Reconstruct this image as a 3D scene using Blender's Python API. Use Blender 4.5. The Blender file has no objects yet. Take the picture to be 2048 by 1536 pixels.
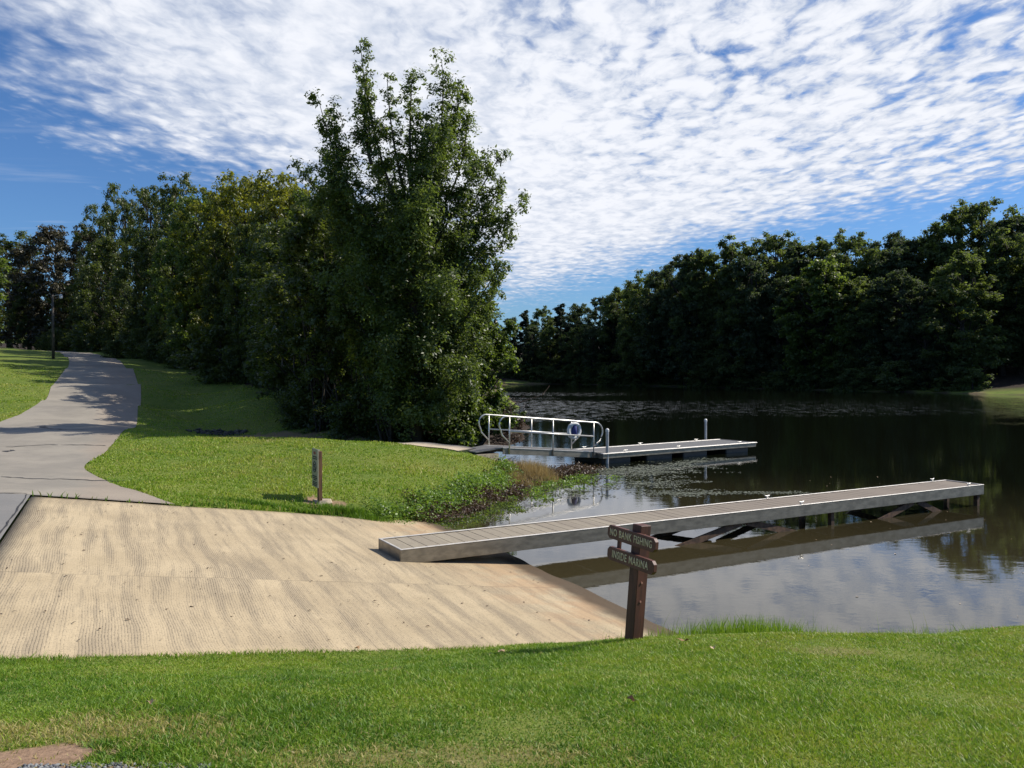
import bpy, bmesh, math, random
import numpy as np
from mathutils import Vector, Matrix
rng = np.random.default_rng(7)
random.seed(7)
C = bpy.context.scene.collection
sc = bpy.context.scene

# ------------------------------------------------------------------ camera
CAMZ = 4.0
F = 1660.0
PITCH = math.atan(28 / F)
cam = bpy.data.objects.new('camera', bpy.data.cameras.new('camera'))
C.objects.link(cam)
cam.data.sensor_width = 36; cam.data.lens = 36 * F / 2048
cam.location = (0, 0, CAMZ)
cam.rotation_euler = (math.pi / 2 - PITCH, 0, 0)
cam.data.clip_end = 5000; cam.data.clip_start = 0.1
sc.camera = cam
sc.view_settings.view_transform = 'Standard'
sc.view_settings.look = 'None'
sc.view_settings.exposure = 0.12
sc.view_settings.gamma = 1
try:
    sc.cycles.max_bounces = 6; sc.cycles.transparent_max_bounces = 4
    sc.cycles.sample_clamp_indirect = 6
    sc.cycles.caustics_reflective = False; sc.cycles.caustics_refractive = False
except Exception: pass

SUN_AZ = math.radians(14); SUN_EL = math.radians(42)   # azimuth from +X towards +Y
SUN_DIR = Vector((math.cos(SUN_AZ) * math.cos(SUN_EL), math.sin(SUN_AZ) * math.cos(SUN_EL), math.sin(SUN_EL)))
sun = bpy.data.objects.new('sun', bpy.data.lights.new('sun', 'SUN')); C.objects.link(sun)
sun.data.energy = 5.0; sun.data.angle = math.radians(0.5); sun.data.color = (1.0, 0.93, 0.82)
sun.rotation_euler = SUN_DIR.to_track_quat('Z', 'Y').to_euler()

# ------------------------------------------------------------------ node helper
class NT:
    def __init__(s, tree): s.t = tree; s.n = tree.nodes; s.l = tree.links
    def new(s, typ, ins=None, **props):
        n = s.n.new(typ)
        for k, v in props.items(): setattr(n, k, v)
        for k, v in (ins or {}).items():
            if isinstance(v, bpy.types.NodeSocket): s.l.new(v, n.inputs[k])
            else: n.inputs[k].default_value = v
        return n
    def math(s, op, a, b=0.0, c=0.0, clamp=False):
        n = s.new('ShaderNodeMath', {0: a, 1: b, 2: c}, operation=op); n.use_clamp = clamp
        return n.outputs[0]
    def noise(s, vec, scale, detail=2, rough=0.5, dist=0.0):
        return s.new('ShaderNodeTexNoise', {'Vector': vec, 'Scale': scale, 'Detail': detail, 'Roughness': rough, 'Distortion': dist}).outputs[0]
    def ramp(s, fac, stops, interp='LINEAR'):
        n = s.new('ShaderNodeValToRGB', {0: fac}); r = n.color_ramp; r.interpolation = interp
        while len(r.elements) > len(stops): r.elements.remove(r.elements[-1])
        while len(r.elements) < len(stops): r.elements.new(0.5)
        for e, (p, c) in zip(r.elements, stops):
            e.position = p; e.color = (c, c, c, 1) if isinstance(c, (int, float)) else (*c, 1)
        return n.outputs[0]
    def mix(s, fac, a, b, blend='MIX'):
        n = s.new('ShaderNodeMix', data_type='RGBA', blend_type=blend)
        for i, v in ((0, fac), (6, a), (7, b)):
            if isinstance(v, bpy.types.NodeSocket): s.l.new(v, n.inputs[i])
            elif i == 0: n.inputs[0].default_value = v
            else: n.inputs[i].default_value = (*v, 1) if len(v) == 3 else v
        return n.outputs[2]
    def sstep(s, x, a, b):
        n = s.new('ShaderNodeMapRange', {0: x, 1: a, 2: b, 3: 0.0, 4: 1.0}, interpolation_type='SMOOTHSTEP'); return n.outputs[0]
    def bump(s, h, strength=0.3, dist=0.02):
        return s.new('ShaderNodeBump', {'Height': h, 'Strength': strength, 'Distance': dist}).outputs[0]

# ------------------------------------------------------------------ sky
w = bpy.data.worlds.new('World'); sc.world = w; w.use_nodes = True
w.node_tree.nodes.clear(); N = NT(w.node_tree)
tc = N.new('ShaderNodeTexCoord').outputs['Generated']
sky = N.new('ShaderNodeTexSky', sky_type='NISHITA', sun_disc=False, sun_elevation=SUN_EL, sun_rotation=math.pi / 2 - SUN_AZ,
            air_density=1.0, dust_density=0.3, ozone_density=3.0)
sep = N.new('ShaderNodeSeparateXYZ', {0: tc})
zz = N.math('MAXIMUM', sep.outputs[2], 0.02)
px = N.math('DIVIDE', sep.outputs[0], zz); py = N.math('DIVIDE', sep.outputs[1], zz)
P = N.new('ShaderNodeCombineXYZ', {0: px, 1: py}).outputs[0]
wob = N.math('MULTIPLY', N.math('SUBTRACT', N.noise(P, 1.1, 5, 0.6), 0.5), 1.25)
m1 = N.math('ADD', px, 1.33)
m2 = N.math('SUBTRACT', N.math('MULTIPLY', N.math('ADD', px, 1.24), 0.96), N.math('MULTIPLY', N.math('SUBTRACT', py, 3.2), 0.277))
m3 = N.math('SUBTRACT', N.math('MULTIPLY', N.math('SUBTRACT', px, 1.76), -0.847), N.math('MULTIPLY', N.math('SUBTRACT', py, 6.1), 0.534))
mm = N.math('MINIMUM', N.math('MINIMUM', m1, m2), m3)
rad = N.math('ADD', N.math('MULTIPLY', py, 0.16), 0.12)
cov = N.math('DIVIDE', N.math('ADD', mm, wob), rad)             # > 0 inside the cloud field
cov = N.math('MINIMUM', N.math('MAXIMUM', cov, -2.2), 0.9)
Pd = N.new('ShaderNodeVectorMath', {0: P, 1: N.new('ShaderNodeVectorMath', {0: N.new('ShaderNodeTexNoise', {'Vector': P, 'Scale': 5.0, 'Detail': 3.0}).outputs[1], 'Scale': 0.13}, operation='SCALE').outputs[0]}, operation='ADD').outputs[0]
mp = N.new('ShaderNodeMapping', {'Vector': Pd, 'Rotation': (0, 0, math.radians(-14)), 'Scale': (1.0, 0.52, 1.0)}).outputs[0]
vor = N.new('ShaderNodeTexVoronoi', {'Vector': mp, 'Scale': 16.5, 'Smoothness': 0.75}, feature='SMOOTH_F1').outputs['Distance']
n1 = N.noise(mp, 10.0, 6, 0.55, 0.0); n2 = N.noise(mp, 40.0, 4, 0.6); n3 = N.noise(P, 2.3, 4, 0.55)
puff = N.math('SUBTRACT', N.math('ADD', N.math('MULTIPLY', n1, 1.5), N.math('MULTIPLY', n2, 0.25)), N.math('MULTIPLY', vor, 0.95))
kk = N.math('MULTIPLY_ADD', N.math('MULTIPLY', N.sstep(px, -.5, .5), N.sstep(py, 6.0, 3.0)), .60, .40)
puff = N.math('MULTIPLY_ADD', N.math('SUBTRACT', puff, .46), kk, .46)
# low sun side has the open gaps, the middle is closed
gap = N.math('ADD', N.math('MULTIPLY', N.sstep(px, 0.15, 1.2), -0.12), N.math('MULTIPLY', N.math('MULTIPLY', N.sstep(py, 2.3, 3.6), N.sstep(px, 2.2, .8)), 0.24))
dens = N.math('ADD', N.math('ADD', puff, gap), N.math('ADD', N.math('MULTIPLY', cov, 0.42), N.math('MULTIPLY', N.math('SUBTRACT', n3, 0.5), 0.75)))
alpha = N.sstep(dens, 0.16, 0.84)
# thin high wisps over the blue parts
mw = N.new('ShaderNodeMapping', {'Vector': P, 'Rotation': (0, 0, math.radians(-35)), 'Scale': (0.28, 1.3, 1)}).outputs[0]
front = N.math('MULTIPLY_ADD', N.sstep(py, 0.5, 1.7), 0.80, 0.20)
alpha = N.math('MULTIPLY', alpha, front)
wisp = N.math('MULTIPLY', N.sstep(N.noise(mw, 1.5, 7, 0.55, 0.8), 0.54, 0.80), 0.40)
alpha = N.math('MAXIMUM', alpha, wisp)
alpha = N.math('MULTIPLY', alpha, N.sstep(sep.outputs[2], 0.02, 0.075), clamp=True)
ccol = N.mix(N.sstep(N.math('ADD', N.math('MULTIPLY', dens, 0.6), N.math('MULTIPLY', N.math('SUBTRACT', n1, 0.5), 1.0)), 0.16, 0.82), (0.56, 0.62, 0.74), (0.85, 0.87, 0.93))
skyc = N.mix(1.0, sky.outputs[0], (0.56, 0.82, 1.16), 'MULTIPLY')
bg1 = N.new('ShaderNodeBackground', {0: skyc, 1: 0.09}).outputs[0]
bg2 = N.new('ShaderNodeBackground', {0: ccol, 1: 1.0}).outputs[0]
ms = N.new('ShaderNodeMixShader', {0: alpha, 1: bg1, 2: bg2}).outputs[0]
N.l.new(ms, N.new('ShaderNodeOutputWorld').inputs[0])

# ------------------------------------------------------------------ materials
def mat(name, color=(0.5, 0.5, 0.5), rough=0.6, metal=0.0, spec=0.5):
    m = bpy.data.materials.new(name); m.use_nodes = True
    n = NT(m.node_tree); b = m.node_tree.nodes['Principled BSDF']
    b.inputs['Base Color'].default_value = (*color, 1); b.inputs['Roughness'].default_value = rough
    b.inputs['Metallic'].default_value = metal; b.inputs['Specular IOR Level'].default_value = spec
    return m, n, b
def noisy(name, c1, c2, scale=8, rough=0.6, metal=0.0, bump=0.2, bdist=0.01, stretch=None, detail=5, lo=0.35, hi=0.65):
    m, n, b = mat(name, c1, rough, metal)
    co = n.new('ShaderNodeTexCoord').outputs['Object']
    if stretch: co = n.new('ShaderNodeMapping', {'Vector': co, 'Scale': stretch}).outputs[0]
    f = n.noise(co, scale, detail, 0.6)
    n.l.new(n.mix(n.sstep(f, lo, hi), c1, c2), b.inputs['Base Color'])
    if bump: n.l.new(n.bump(f, bump, bdist), b.inputs['Normal'])
    return m
def leaf_mat(name, dark, light, trans, gloss=0.45, tw=0.4):
    m, n, b = mat(name, dark, gloss, 0, 0.55)
    a = n.new('ShaderNodeAttribute', attribute_name='tint').outputs['Fac']
    col = n.mix(a, dark, light)
    n.l.new(col, b.inputs['Base Color'])
    tr = n.new('ShaderNodeBsdfTranslucent', {0: n.mix(a, [x * 0.75 for x in trans], trans)})
    mx = n.new('ShaderNodeMixShader', {0: tw, 1: b.outputs[0], 2: tr.outputs[0]})
    n.l.new(mx.outputs[0], m.node_tree.nodes['Material Output'].inputs[0])
    return m
M = {}
M['oak_leaf'] = leaf_mat('oak leaf', (0.038, 0.062, 0.017), (0.115, 0.155, 0.040), (0.26, 0.36, 0.05))
M['dark_leaf'] = leaf_mat('dark leaf', (0.030, 0.046, 0.012), (0.085, 0.112, 0.026), (0.20, 0.26, 0.032), tw=0.4)
M['far_leaf'] = leaf_mat('far leaf', (0.036, 0.056, 0.018), (0.100, 0.132, 0.040), (0.24, 0.32, 0.05), 0.7, 0.45)
M['far_leaf_b'] = leaf_mat('far leaf, bluish', (0.028, 0.046, 0.019), (0.070, 0.100, 0.042), (0.15, 0.21, 0.05), 0.7, 0.4)
M['far_pine'] = leaf_mat('pine needles', (0.012, 0.022, 0.010), (0.028, 0.045, 0.016), (0.04, 0.07, 0.015), 0.7, 0.25)
M['yellow_leaf'] = leaf_mat('yellow green leaf', (0.055, 0.07, 0.012), (0.15, 0.165, 0.025), (0.36, 0.38, 0.03), tw=0.5)
M['brown_leaf'] = leaf_mat('bronze leaf', (0.036, 0.034, 0.017), (0.078, 0.068, 0.032), (0.10, 0.09, 0.03), tw=0.3)
M['fresh_leaf'] = leaf_mat('fresh green leaf', (0.038, 0.062, 0.013), (0.10, 0.145, 0.028), (0.24, 0.34, 0.04), tw=0.5)
M['weed_leaf'] = leaf_mat('weed leaf', (0.08, 0.15, 0.022), (0.20, 0.31, 0.045), (0.32, 0.50, 0.05), tw=0.4)
M['red_weed'] = leaf_mat('reddish weed', (0.05, 0.025, 0.015), (0.10, 0.055, 0.028), (0.10, 0.06, 0.02), tw=0.3)
M['dry_stem'] = leaf_mat('dry stems', (0.28, 0.19, 0.07), (0.60, 0.46, 0.20), (0.45, 0.33, 0.12), 0.7, 0.3)
M['pad_leaf'] = leaf_mat('floating weed', (0.055, 0.065, 0.028), (0.17, 0.18, 0.10), (0.05, 0.06, 0.02), 0.35, 0.1)
M['dead_twig'] = noisy('dead twigs', (0.16, 0.11, 0.08), (0.07, 0.045, 0.035), 6, 0.9, bump=0)
M['bark'] = noisy('bark', (0.055, 0.045, 0.036), (0.026, 0.021, 0.017), 7, 0.95, bump=0.6, bdist=0.03, stretch=(1, 1, 0.25))
M['pale_bark'] = noisy('pale bark', (0.15, 0.13, 0.11), (0.06, 0.05, 0.04), 7, 0.95, bump=0.5, bdist=0.03, stretch=(1, 1, 0.25))
M['alu'] = noisy('weathered aluminium', (0.31, 0.275, 0.215), (0.20, 0.178, 0.14), 3.0, 0.42, 0.55, 0.05, 0.004, (1, 1, 2.5))
M['alu_tube'] = noisy('aluminium tube', (0.62, 0.60, 0.56), (0.50, 0.49, 0.46), 6, 0.33, 0.6, 0.0)
M['alu_edge'] = noisy('bright aluminium edge', (0.74, 0.70, 0.64), (0.58, 0.55, 0.50), 5, 0.5, 0.25, 0.0)
M['white_tube'] = noisy('pale cap', (0.75, 0.75, 0.72), (0.6, 0.6, 0.58), 5, 0.4, 0.1, 0.0)
M['pile'] = noisy('galvanised pile', (0.52, 0.52, 0.51), (0.36, 0.36, 0.36), 10, 0.45, 0.5, 0.05)
M['deck_grey'] = noisy('grey deck', (0.155, 0.152, 0.15), (0.115, 0.113, 0.112), 9, 0.8, bump=0.1)
M['rust'] = noisy('rusty steel', (0.17, 0.10, 0.06), (0.07, 0.045, 0.03), 9, 0.85, 0.1, 0.3)
M['float'] = noisy('black float', (0.02, 0.02, 0.022), (0.035, 0.033, 0.03), 6, 0.5, bump=0.1)
M['brown_paint'] = noisy('brown painted wood', (0.115, 0.038, 0.024), (0.060, 0.021, 0.015), 5, 0.62, bump=0.5, bdist=0.006, stretch=(3, 3, 0.5))
M['brown_board'] = noisy('brown painted board', (0.125, 0.043, 0.028), (0.080, 0.027, 0.018), 6, 0.55, bump=0.3, bdist=0.004, stretch=(0.5, 3, 3))
M['bare_wood'] = noisy('worn pinkish wood', (0.55, 0.30, 0.22), (0.30, 0.12, 0.08), 14, 0.8)
M['letter'] = noisy('faded cream paint', (0.78, 0.62, 0.38), (0.56, 0.43, 0.26), 25, 0.7, bump=0.1)
M['ring'] = noisy('white ring buoy', (0.72, 0.72, 0.72), (0.6, 0.6, 0.6), 8, 0.5, bump=0)
M['blue'] = mat('blue cloth', (0.02, 0.03, 0.16), 0.7)[0]
M['rope'] = mat('rope', (0.5, 0.5, 0.48), 0.9)[0]
M['concrete'] = noisy('pale concrete', (0.50, 0.42, 0.31), (0.38, 0.31, 0.23), 5, 0.9, bump=0.2)
M['rock'] = noisy('grey stone', (0.12, 0.105, 0.085), (0.05, 0.044, 0.036), 5, 0.9, bump=0.5)
M['gravel'] = noisy('gravel', (0.25, 0.26, 0.26), (0.12, 0.12, 0.125), 30, 0.9, bump=0.3)
M['dead_leaf'] = mat('dead leaf', (0.30, 0.17, 0.08), 0.8)[0]
M['pale_leaf'] = mat('pale dead leaf', (0.55, 0.40, 0.25), 0.8)[0]
M['old_post'] = noisy('old wooden post', (0.17, 0.09, 0.045), (0.08, 0.045, 0.025), 8, 0.85, bump=0.4, stretch=(3, 3, 0.4))
M['pole_wood'] = noisy('pole wood', (0.13, 0.11, 0.09), (0.07, 0.06, 0.05), 8, 0.9, bump=0.3, stretch=(3, 3, 0.3))
M['sign_face'] = noisy('faded sign face', (0.30, 0.31, 0.23), (0.22, 0.23, 0.17), 9, 0.5, bump=0)
M['ink'] = mat('dark ink', (0.03, 0.035, 0.03), 0.6)[0]
M['red_ink'] = mat('red ink', (0.22, 0.04, 0.03), 0.6)[0]
M['tar'] = mat('tar', (0.035, 0.033, 0.032), 0.7)[0]
M['lamp_glass'] = mat('lamp glass', (0.8, 0.8, 0.82), 0.15)[0]

# ------------------------------------------------------------------ object helpers
def tag(o, label=None, cat=None, group=None, kind=None):
    if label: o['label'] = label
    if cat: o['category'] = cat
    if group: o['group'] = group
    if kind: o['kind'] = kind
    return o
def empty(name, loc=(0, 0, 0), rz=0.0):
    o = bpy.data.objects.new(name, None); C.objects.link(o); o.location = loc; o.rotation_euler = (0, 0, rz)
    o.empty_display_size = 0.2; return o
def link(name, me, parent=None, m=None, loc=(0, 0, 0)):
    o = bpy.data.objects.new(name, me); C.objects.link(o); o.location = loc
    if parent: o.parent = parent
    if m: me.materials.append(m)
    return o
class MB:
    def __init__(s): s.v = []; s.f = []; s.smooth = False
    def add(s, vs, fs):
        b = len(s.v); s.v += [tuple(x) for x in vs]; s.f += [tuple(i + b for i in f) for f in fs]
    def box(s, x0, x1, y0, y1, z0, z1, mtx=None):
        vs = [Vector((x, y, z)) for z in (z0, z1) for y in (y0, y1) for x in (x0, x1)]
        if mtx is not None: vs = [mtx @ v for v in vs]
        s.add(vs, [(0, 2, 3, 1), (4, 5, 7, 6), (0, 1, 5, 4), (2, 6, 7, 3), (0, 4, 6, 2), (1, 3, 7, 5)])
    def tube(s, pts, rad, n=8, cap=True):
        pts = [Vector(p) for p in pts]
        if not hasattr(rad, '__len__'): rad = [rad] * len(pts)
        vs = []; fs = []
        for i, p in enumerate(pts):
            t = (pts[min(i + 1, len(pts) - 1)] - pts[max(i - 1, 0)]).normalized()
            a = Vector((0, 0, 1)) if abs(t.z) < 0.9 else Vector((1, 0, 0))
            u = t.cross(a).normalized(); w_ = t.cross(u)
            for k in range(n):
                an = 2 * math.pi * k / n
                vs.append(p + (u * math.cos(an) + w_ * math.sin(an)) * rad[i])
        for i in range(len(pts) - 1):
            for k in range(n):
                a = i * n + k; b = i * n + (k + 1) % n
                fs.append((a, b, b + n, a + n))
        if cap:
            fs.append(tuple(range(n))[::-1]); fs.append(tuple(range((len(pts) - 1) * n, len(pts) * n)))
        s.add(vs, fs)
    def build(s, name, m=None, parent=None, bevel=0.0, smooth=False, loc=(0, 0, 0)):
        me = bpy.data.meshes.new(name); me.from_pydata(s.v, [], s.f); me.update()
        bm = bmesh.new(); bm.from_mesh(me); bmesh.ops.recalc_face_normals(bm, faces=bm.faces)
        if bevel: bmesh.ops.bevel(bm, geom=list(bm.edges), offset=bevel, segments=1, affect='EDGES', clamp_overlap=True)
        bm.to_mesh(me); bm.free()
        if smooth: me.polygons.foreach_set('use_smooth', [True] * len(me.polygons))
        return link(name, me, parent, m, loc)
def np_mesh(name, V, Fq, m=None, tint=None, parent=None, smooth=False, loops=None):
    """V (n,3); Fq (k,4) quads or (k,3) tris, or a list of both"""
    me = bpy.data.meshes.new(name)
    parts = Fq if isinstance(Fq, list) else [Fq]
    me.vertices.add(len(V)); me.vertices.foreach_set('co', np.ascontiguousarray(V, dtype=np.float32).ravel())
    li = np.concatenate([p.ravel() for p in parts]).astype(np.int32)
    cnt = np.concatenate([np.full(len(p), p.shape[1]) for p in parts])
    st = np.concatenate([[0], np.cumsum(cnt)[:-1]]).astype(np.int32)
    me.loops.add(len(li)); me.loops.foreach_set('vertex_index', li)
    me.polygons.add(len(cnt)); me.polygons.foreach_set('loop_start', st)
    try: me.polygons.foreach_set('loop_total', cnt.astype(np.int32))
    except Exception: pass
    me.update(calc_edges=True)
    if tint is not None:
        for nm, arr in (tint.items() if isinstance(tint, dict) else {'tint': tint}.items()):
            a = me.attributes.new(nm, 'FLOAT', 'POINT'); a.data.foreach_set('value', arr.astype(np.float32))
    if smooth: me.polygons.foreach_set('use_smooth', np.ones(len(cnt), dtype=bool))
    return link(name, me, parent, m)

# ------------------------------------------------------------------ terrain
def at(x, y, E):
    """world point at elevation E seen at photo pixel (x, y) - a surveying aid"""
    z = F * (CAMZ - E) / (y - 740.0)
    return np.array([(x - 1024) / F * z, z, E])
B0 = np.array([0.37, 17.0]); U = np.array([-0.902, -0.431]); V_ = np.array([-0.431, 0.902]); SL = 0.14
def dv(x, y): return (x - B0[0]) * U[0] + (y - B0[1]) * U[1], (x - B0[0]) * V_[0] + (y - B0[1]) * V_[1]
def xy(d, v): return B0 + U * d + V_ * v
V0, V1, DT = -5.95, 5.2, 9.3
def v0(d): return -5.45 - .055 * np.clip(d, 0, 9.3)   # the near edge of the ramp is not quite square to the shore
cp = [(0, 0, 2.35), (0, -6, 2.5), (-8, -6, 2.3), (8, -6, 2.4), (-3, 1, 2.35), (3, 1, 2.35), (0, 3.4, 2.30), (-3, 3.4, 2.30), (3, 3.4, 2.28),
      (0, 6, 1.78), (-2.5, 5.6, 1.85), (3, 6, 1.72), (1.29, 8.7, 1.15), (3.2, 9.2, 1.06), (5.87, 9.5, 1.02), (8.5, 9.6, 1.0), (5.5, 6, 1.7),
      (9, 5, 1.8), (-1.6, 8.3, 1.0), (-4.6, 6.6, 1.55), (1.0, 10.9, 0.42), (2.6, 10.6, 0.45), (3.2, 11.7, 0.0), (4.5, 11.3, 0.0), (6.5, 11.4, 0), (10, 11.6, 0),
      (2.2, 12.6, 0.0), (15, 8, 1.2), (17, 11, 0), (30, 6, 1.2), (33, 10, 0), (60, 0, 1.2), (65, 8, 0), (100, 0, 1.5), (110, 20, 0), (20, -10, 2.5), (60, -20, 3),
      (5, 14, -.8), (4, 18, -1.0), (10, 20, -1.5), (6, 26, -1.3), (20, 30, -2.5), (3.5, 30, -.9), (20, 60, -3), (10, 45, -2), (40, 80, -3), (20, 120, -3), (60, 50, -3), (60, 110, -3), (15, 180, -2), (90, 60, -2), (40, 150, -2.5),
      (-4.9, 8.2, 1.28), (-8.2, 13, 1.30), (-10.3, 17.6, 1.32), (-7.8, 18.95, 0.95), (-12, 12, 1.45), (-20, 15, 1.7), (-9.7, 21.2, 1.02), (-12.8, 25, 1.12), (-14.1, 28.5, 1.17), (-16.4, 35, 1.43),
      (-21.2, 47, 2.02), (-26.4, 59, 2.93), (-33.8, 74, 4.0), (-42.5, 90, 5.08), (-53.6, 108, 6.08), (-71.6, 130, 6.8), (-100, 142, 7.2),
      (-22, 34, 1.42), (-25.9, 42, 1.67), (-27.9, 48, 2.12), (-33.3, 60.5, 3.09), (-41.2, 77, 4.23), (-50.9, 95, 5.43), (-66, 115, 6.56), (-80, 130, 7.1), (-20, 26, 1.3), (-30, 10, 1.8),
      (-31, 44, 1.75), (-38, 56, 3.0), (-46, 70, 4.4), (-56, 88, 5.6), (-66, 102, 6.7), (-78, 118, 7.6), (-60, 60, 5), (-45, 30, 3), (-90, 80, 8), (-40, 0, 3), (-80, 0, 6), (-100, 125, 8.5),
      # lawn tongue
      (-3.56, 20.9, 0.38), (-5, 21.2, 0.70), (-8, 23, .92), (-3, 24, 0.66), (-5, 26, 0.88), (-10, 27, 1.05), (-2.5, 28.5, .78), (-7.9, 33.6, 1.2), (-12.5, 33.2, 1.26), (-15.2, 32.5, 1.28), (-10, 30.6, 1.15), (-2.5, 33.2, .8), (-4.8, 33.6, 1.0),
      (-.3, 29.7, .6), (-1.5, 24.9, .5), (-2.5, 22.1, .42), (-1.9, 21.5, 0.0), (-1.2, 23.5, 0), (-.3, 26.5, 0), (.4, 29, 0), (.5, 31.2, 0), (-.35, 32.9, .25), (.2, 33.6, -.15), (-1.6, 32.9, .70), (-2.2, 31.6, .78),
      (0, 22, -.35), (1.5, 26, -.7), (2, 34, -.8), (1, 37, -.7), (-.6, 36, -.2), (-2.6, 35.5, .25), (-3.0, 38, .3), (-1.2, 39, 0.0), (-.3, 44, 0), (0.6, 52, 0), (0.8, 62, 0), (0.0, 75, 0), (4, 60, -1), (4, 80, -1.5), (3.2, 95, -1.2), (4, 120, -1.5), (0, 110, -.2), (3, 150, -1), (2, 190, -1), (5, 215, -1), (-3, 150, 0),
      (-6, 37, .35), (-9, 38, .5), (-12.5, 39.5, .6), (-15.3, 42.9, .75), (-18.6, 48.5, .9), (-21.6, 55, 1.3), (-25, 62, 2.0), (-18.9, 57, 2.45), (-15.7, 56, 2.3), (-16.2, 50.5, 2.05), (-13.6, 47, 1.65), (-11.1, 48, 1.45), (-9, 46, 1.45), (-13, 45, 1.1), (-8.2, 42, 1.1), (-4.6, 40.5, .9), (-5, 48, 1.5), (-3, 60, 1.6), (-18, 38, 1.35), (-13.5, 36.5, 1.05), (-9, 35.8, 1.0),
      (-22, 67, 2.9), (-29.3, 78, 3.5), (-37.6, 90, 4.27), (-48, 105, 5.3), (-12, 65, 3.5), (-20, 85, 5), (-8, 90, 4), (-35, 105, 6.5), (-15, 120, 7),
      (-5, 130, .3), (-9, 180, .3), (-3, 228, .2), (-20, 200, 4), (-30, 160, 8),
      (10.9, 237, 0), (34, 207, 0), (51, 180, 0), (64, 158, 0), (73, 147, 0), (76, 137, 0.0), (81, 134, 0), (97, 126, 0), (72, 140, -.8), (76, 130, -1), (120, 100, 0), (83, 138, .9), (92, 134, 1.4), (100, 150, 3), (77, 152, .7), (67, 164, .7), (55, 186, .7), (37, 213, .7), (13, 243, .7),
      (20, 290, 6), (60, 240, 9), (90, 200, 11), (110, 165, 9), (150, 120, 8), (-40, 290, 8), (0, 400, 12), (150, 250, 18), (100, 400, 18), (-150, 250, 14), (-150, 50, 12), (300, 100, 14), (400, 400, 20), (-400, 400, 20), (-400, -200, 10), (300, -300, 8), (0, -300, 5), (0, 800, 25), (800, 800, 25), (-800, 800, 25), (800, -400, 15), (-800, -400, 15)]
cp += [(*xy(d, v), SL * d) for d in (-5, -2, 0.0, 3, 6, 9) for v in (-5, 0, 4.6)]
cp = np.array(cp, float)
_c = 0.6
def _phi(r2): return np.sqrt(r2 + _c * _c)
A_ = _phi(((cp[:, None, :2] - cp[None, :, :2]) ** 2).sum(-1)); n_ = len(cp)
Pm = np.c_[np.ones(n_), cp[:, :2]]
A_ = np.block([[A_ - 0.02 * np.eye(n_), Pm], [Pm.T, np.zeros((3, 3))]])
W_ = np.linalg.solve(A_, np.r_[cp[:, 2], 0, 0, 0])
def _ss(t): t = np.clip(t, 0, 1); return t * t * (3 - 2 * t)
def wav(x, y):
    return (np.sin(x * 1.3 + 1.7 * np.sin(y * .7)) * np.sin(y * 1.1 + 1.3 * np.sin(x * .6 + 2)) + .5 * np.sin(x * 3.1 + y * 1.9 + 2 * np.sin(y * 1.3)) * np.sin(y * 2.7 - x))
def H(x, y, raw=False):
    x = np.atleast_1d(np.asarray(x, float)).ravel(); y = np.atleast_1d(np.asarray(y, float)).ravel()
    out = np.empty(len(x))
    for i in range(0, len(x), 20000):
        xs = x[i:i + 20000]; ys = y[i:i + 20000]
        r2 = (xs[:, None] - cp[None, :, 0]) ** 2 + (ys[:, None] - cp[None, :, 1]) ** 2
        out[i:i + 20000] = _phi(r2) @ W_[:n_] + W_[n_] + W_[n_ + 1] * xs + W_[n_ + 2] * ys
    r = np.hypot(x, y)
    out += 0.018 * wav(x * 1.2, y * 1.2) * _ss(r / 8) + 0.10 * wav(x * .25, y * .25) * _ss((r - 30) / 30)
    if raw: return out
    d, v = dv(x, y)
    o = np.maximum(np.maximum(-9 - d, d - DT), np.maximum(v0(d) - v, v - V1))
    pl = SL * d
    lip = np.where(o < 0.0, pl - 0.10, pl + 0.02)
    out = np.where(o < 0, lip, lip + (out - lip) * _ss(o / 1.2))
    return out
def inpoly(x, y, poly):
    c = np.zeros(len(x), bool); j = len(poly) - 1
    for i in range(len(poly)):
        xi, yi = poly[i]; xj, yj = poly[j]
        k = ((yi > y) != (yj > y)) & (x < (xj - xi) * (y - yi) / (yj - yi + 1e-12) + xi)
        c ^= k; j = i
    return c
def spline(pts, n):
    pts = np.array(pts, float); out = []
    for i in range(len(pts) - 1):
        p0 = pts[max(i - 1, 0)]; p1 = pts[i]; p2 = pts[i + 1]; p3 = pts[min(i + 2, len(pts) - 1)]
        for t in np.linspace(0, 1, n, endpoint=False):
            out.append(.5 * ((2 * p1) + (-p0 + p2) * t + (2 * p0 - 5 * p1 + 4 * p2 - p3) * t * t + (-p0 + 3 * p1 - 3 * p2 + p3) * t ** 3))
    out.append(pts[-1]); return np.array(out)
tl = xy(DT, V1); bl = xy(DT, V0)
tl = xy(DT + .02, V1 + .02)
Redge = [tuple(xy(DT + .02, q)) for q in (-14, -9, V0, 0)] + [tuple(tl)]
Redge2 = [tuple(xy(6.45, V1 + .02)), (-8.8, 19.9), (-10.6, 21.8), (-12.7, 24.6), (-14.0, 28.5), (-16.4, 35), (-18.6, 41), (-21.2, 47), (-26.4, 59), (-33.8, 74), (-42.5, 90), (-53.6, 108), (-71.6, 128)]
Ledge = [(-22, -8), (-24, 0), (-26, 8), (-25, 12), (-22.5, 16)]
Ledge2 = [(-21.5, 18.5), (-21, 20.8), (-20.8, 23.5), (-21, 27), (-21.8, 31.5), (-23.4, 37), (-25.2, 42.5), (-27.7, 49), (-33.3, 60.5), (-41.2, 77), (-49.5, 92.5), (-61, 111), (-77, 132)]
RE = np.vstack([spline(Redge, 10), spline(Redge2, 10)]); LE = np.vstack([spline(Ledge, 10), spline(Ledge2, 10)])
road_poly = np.vstack([RE, LE[::-1]])

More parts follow.
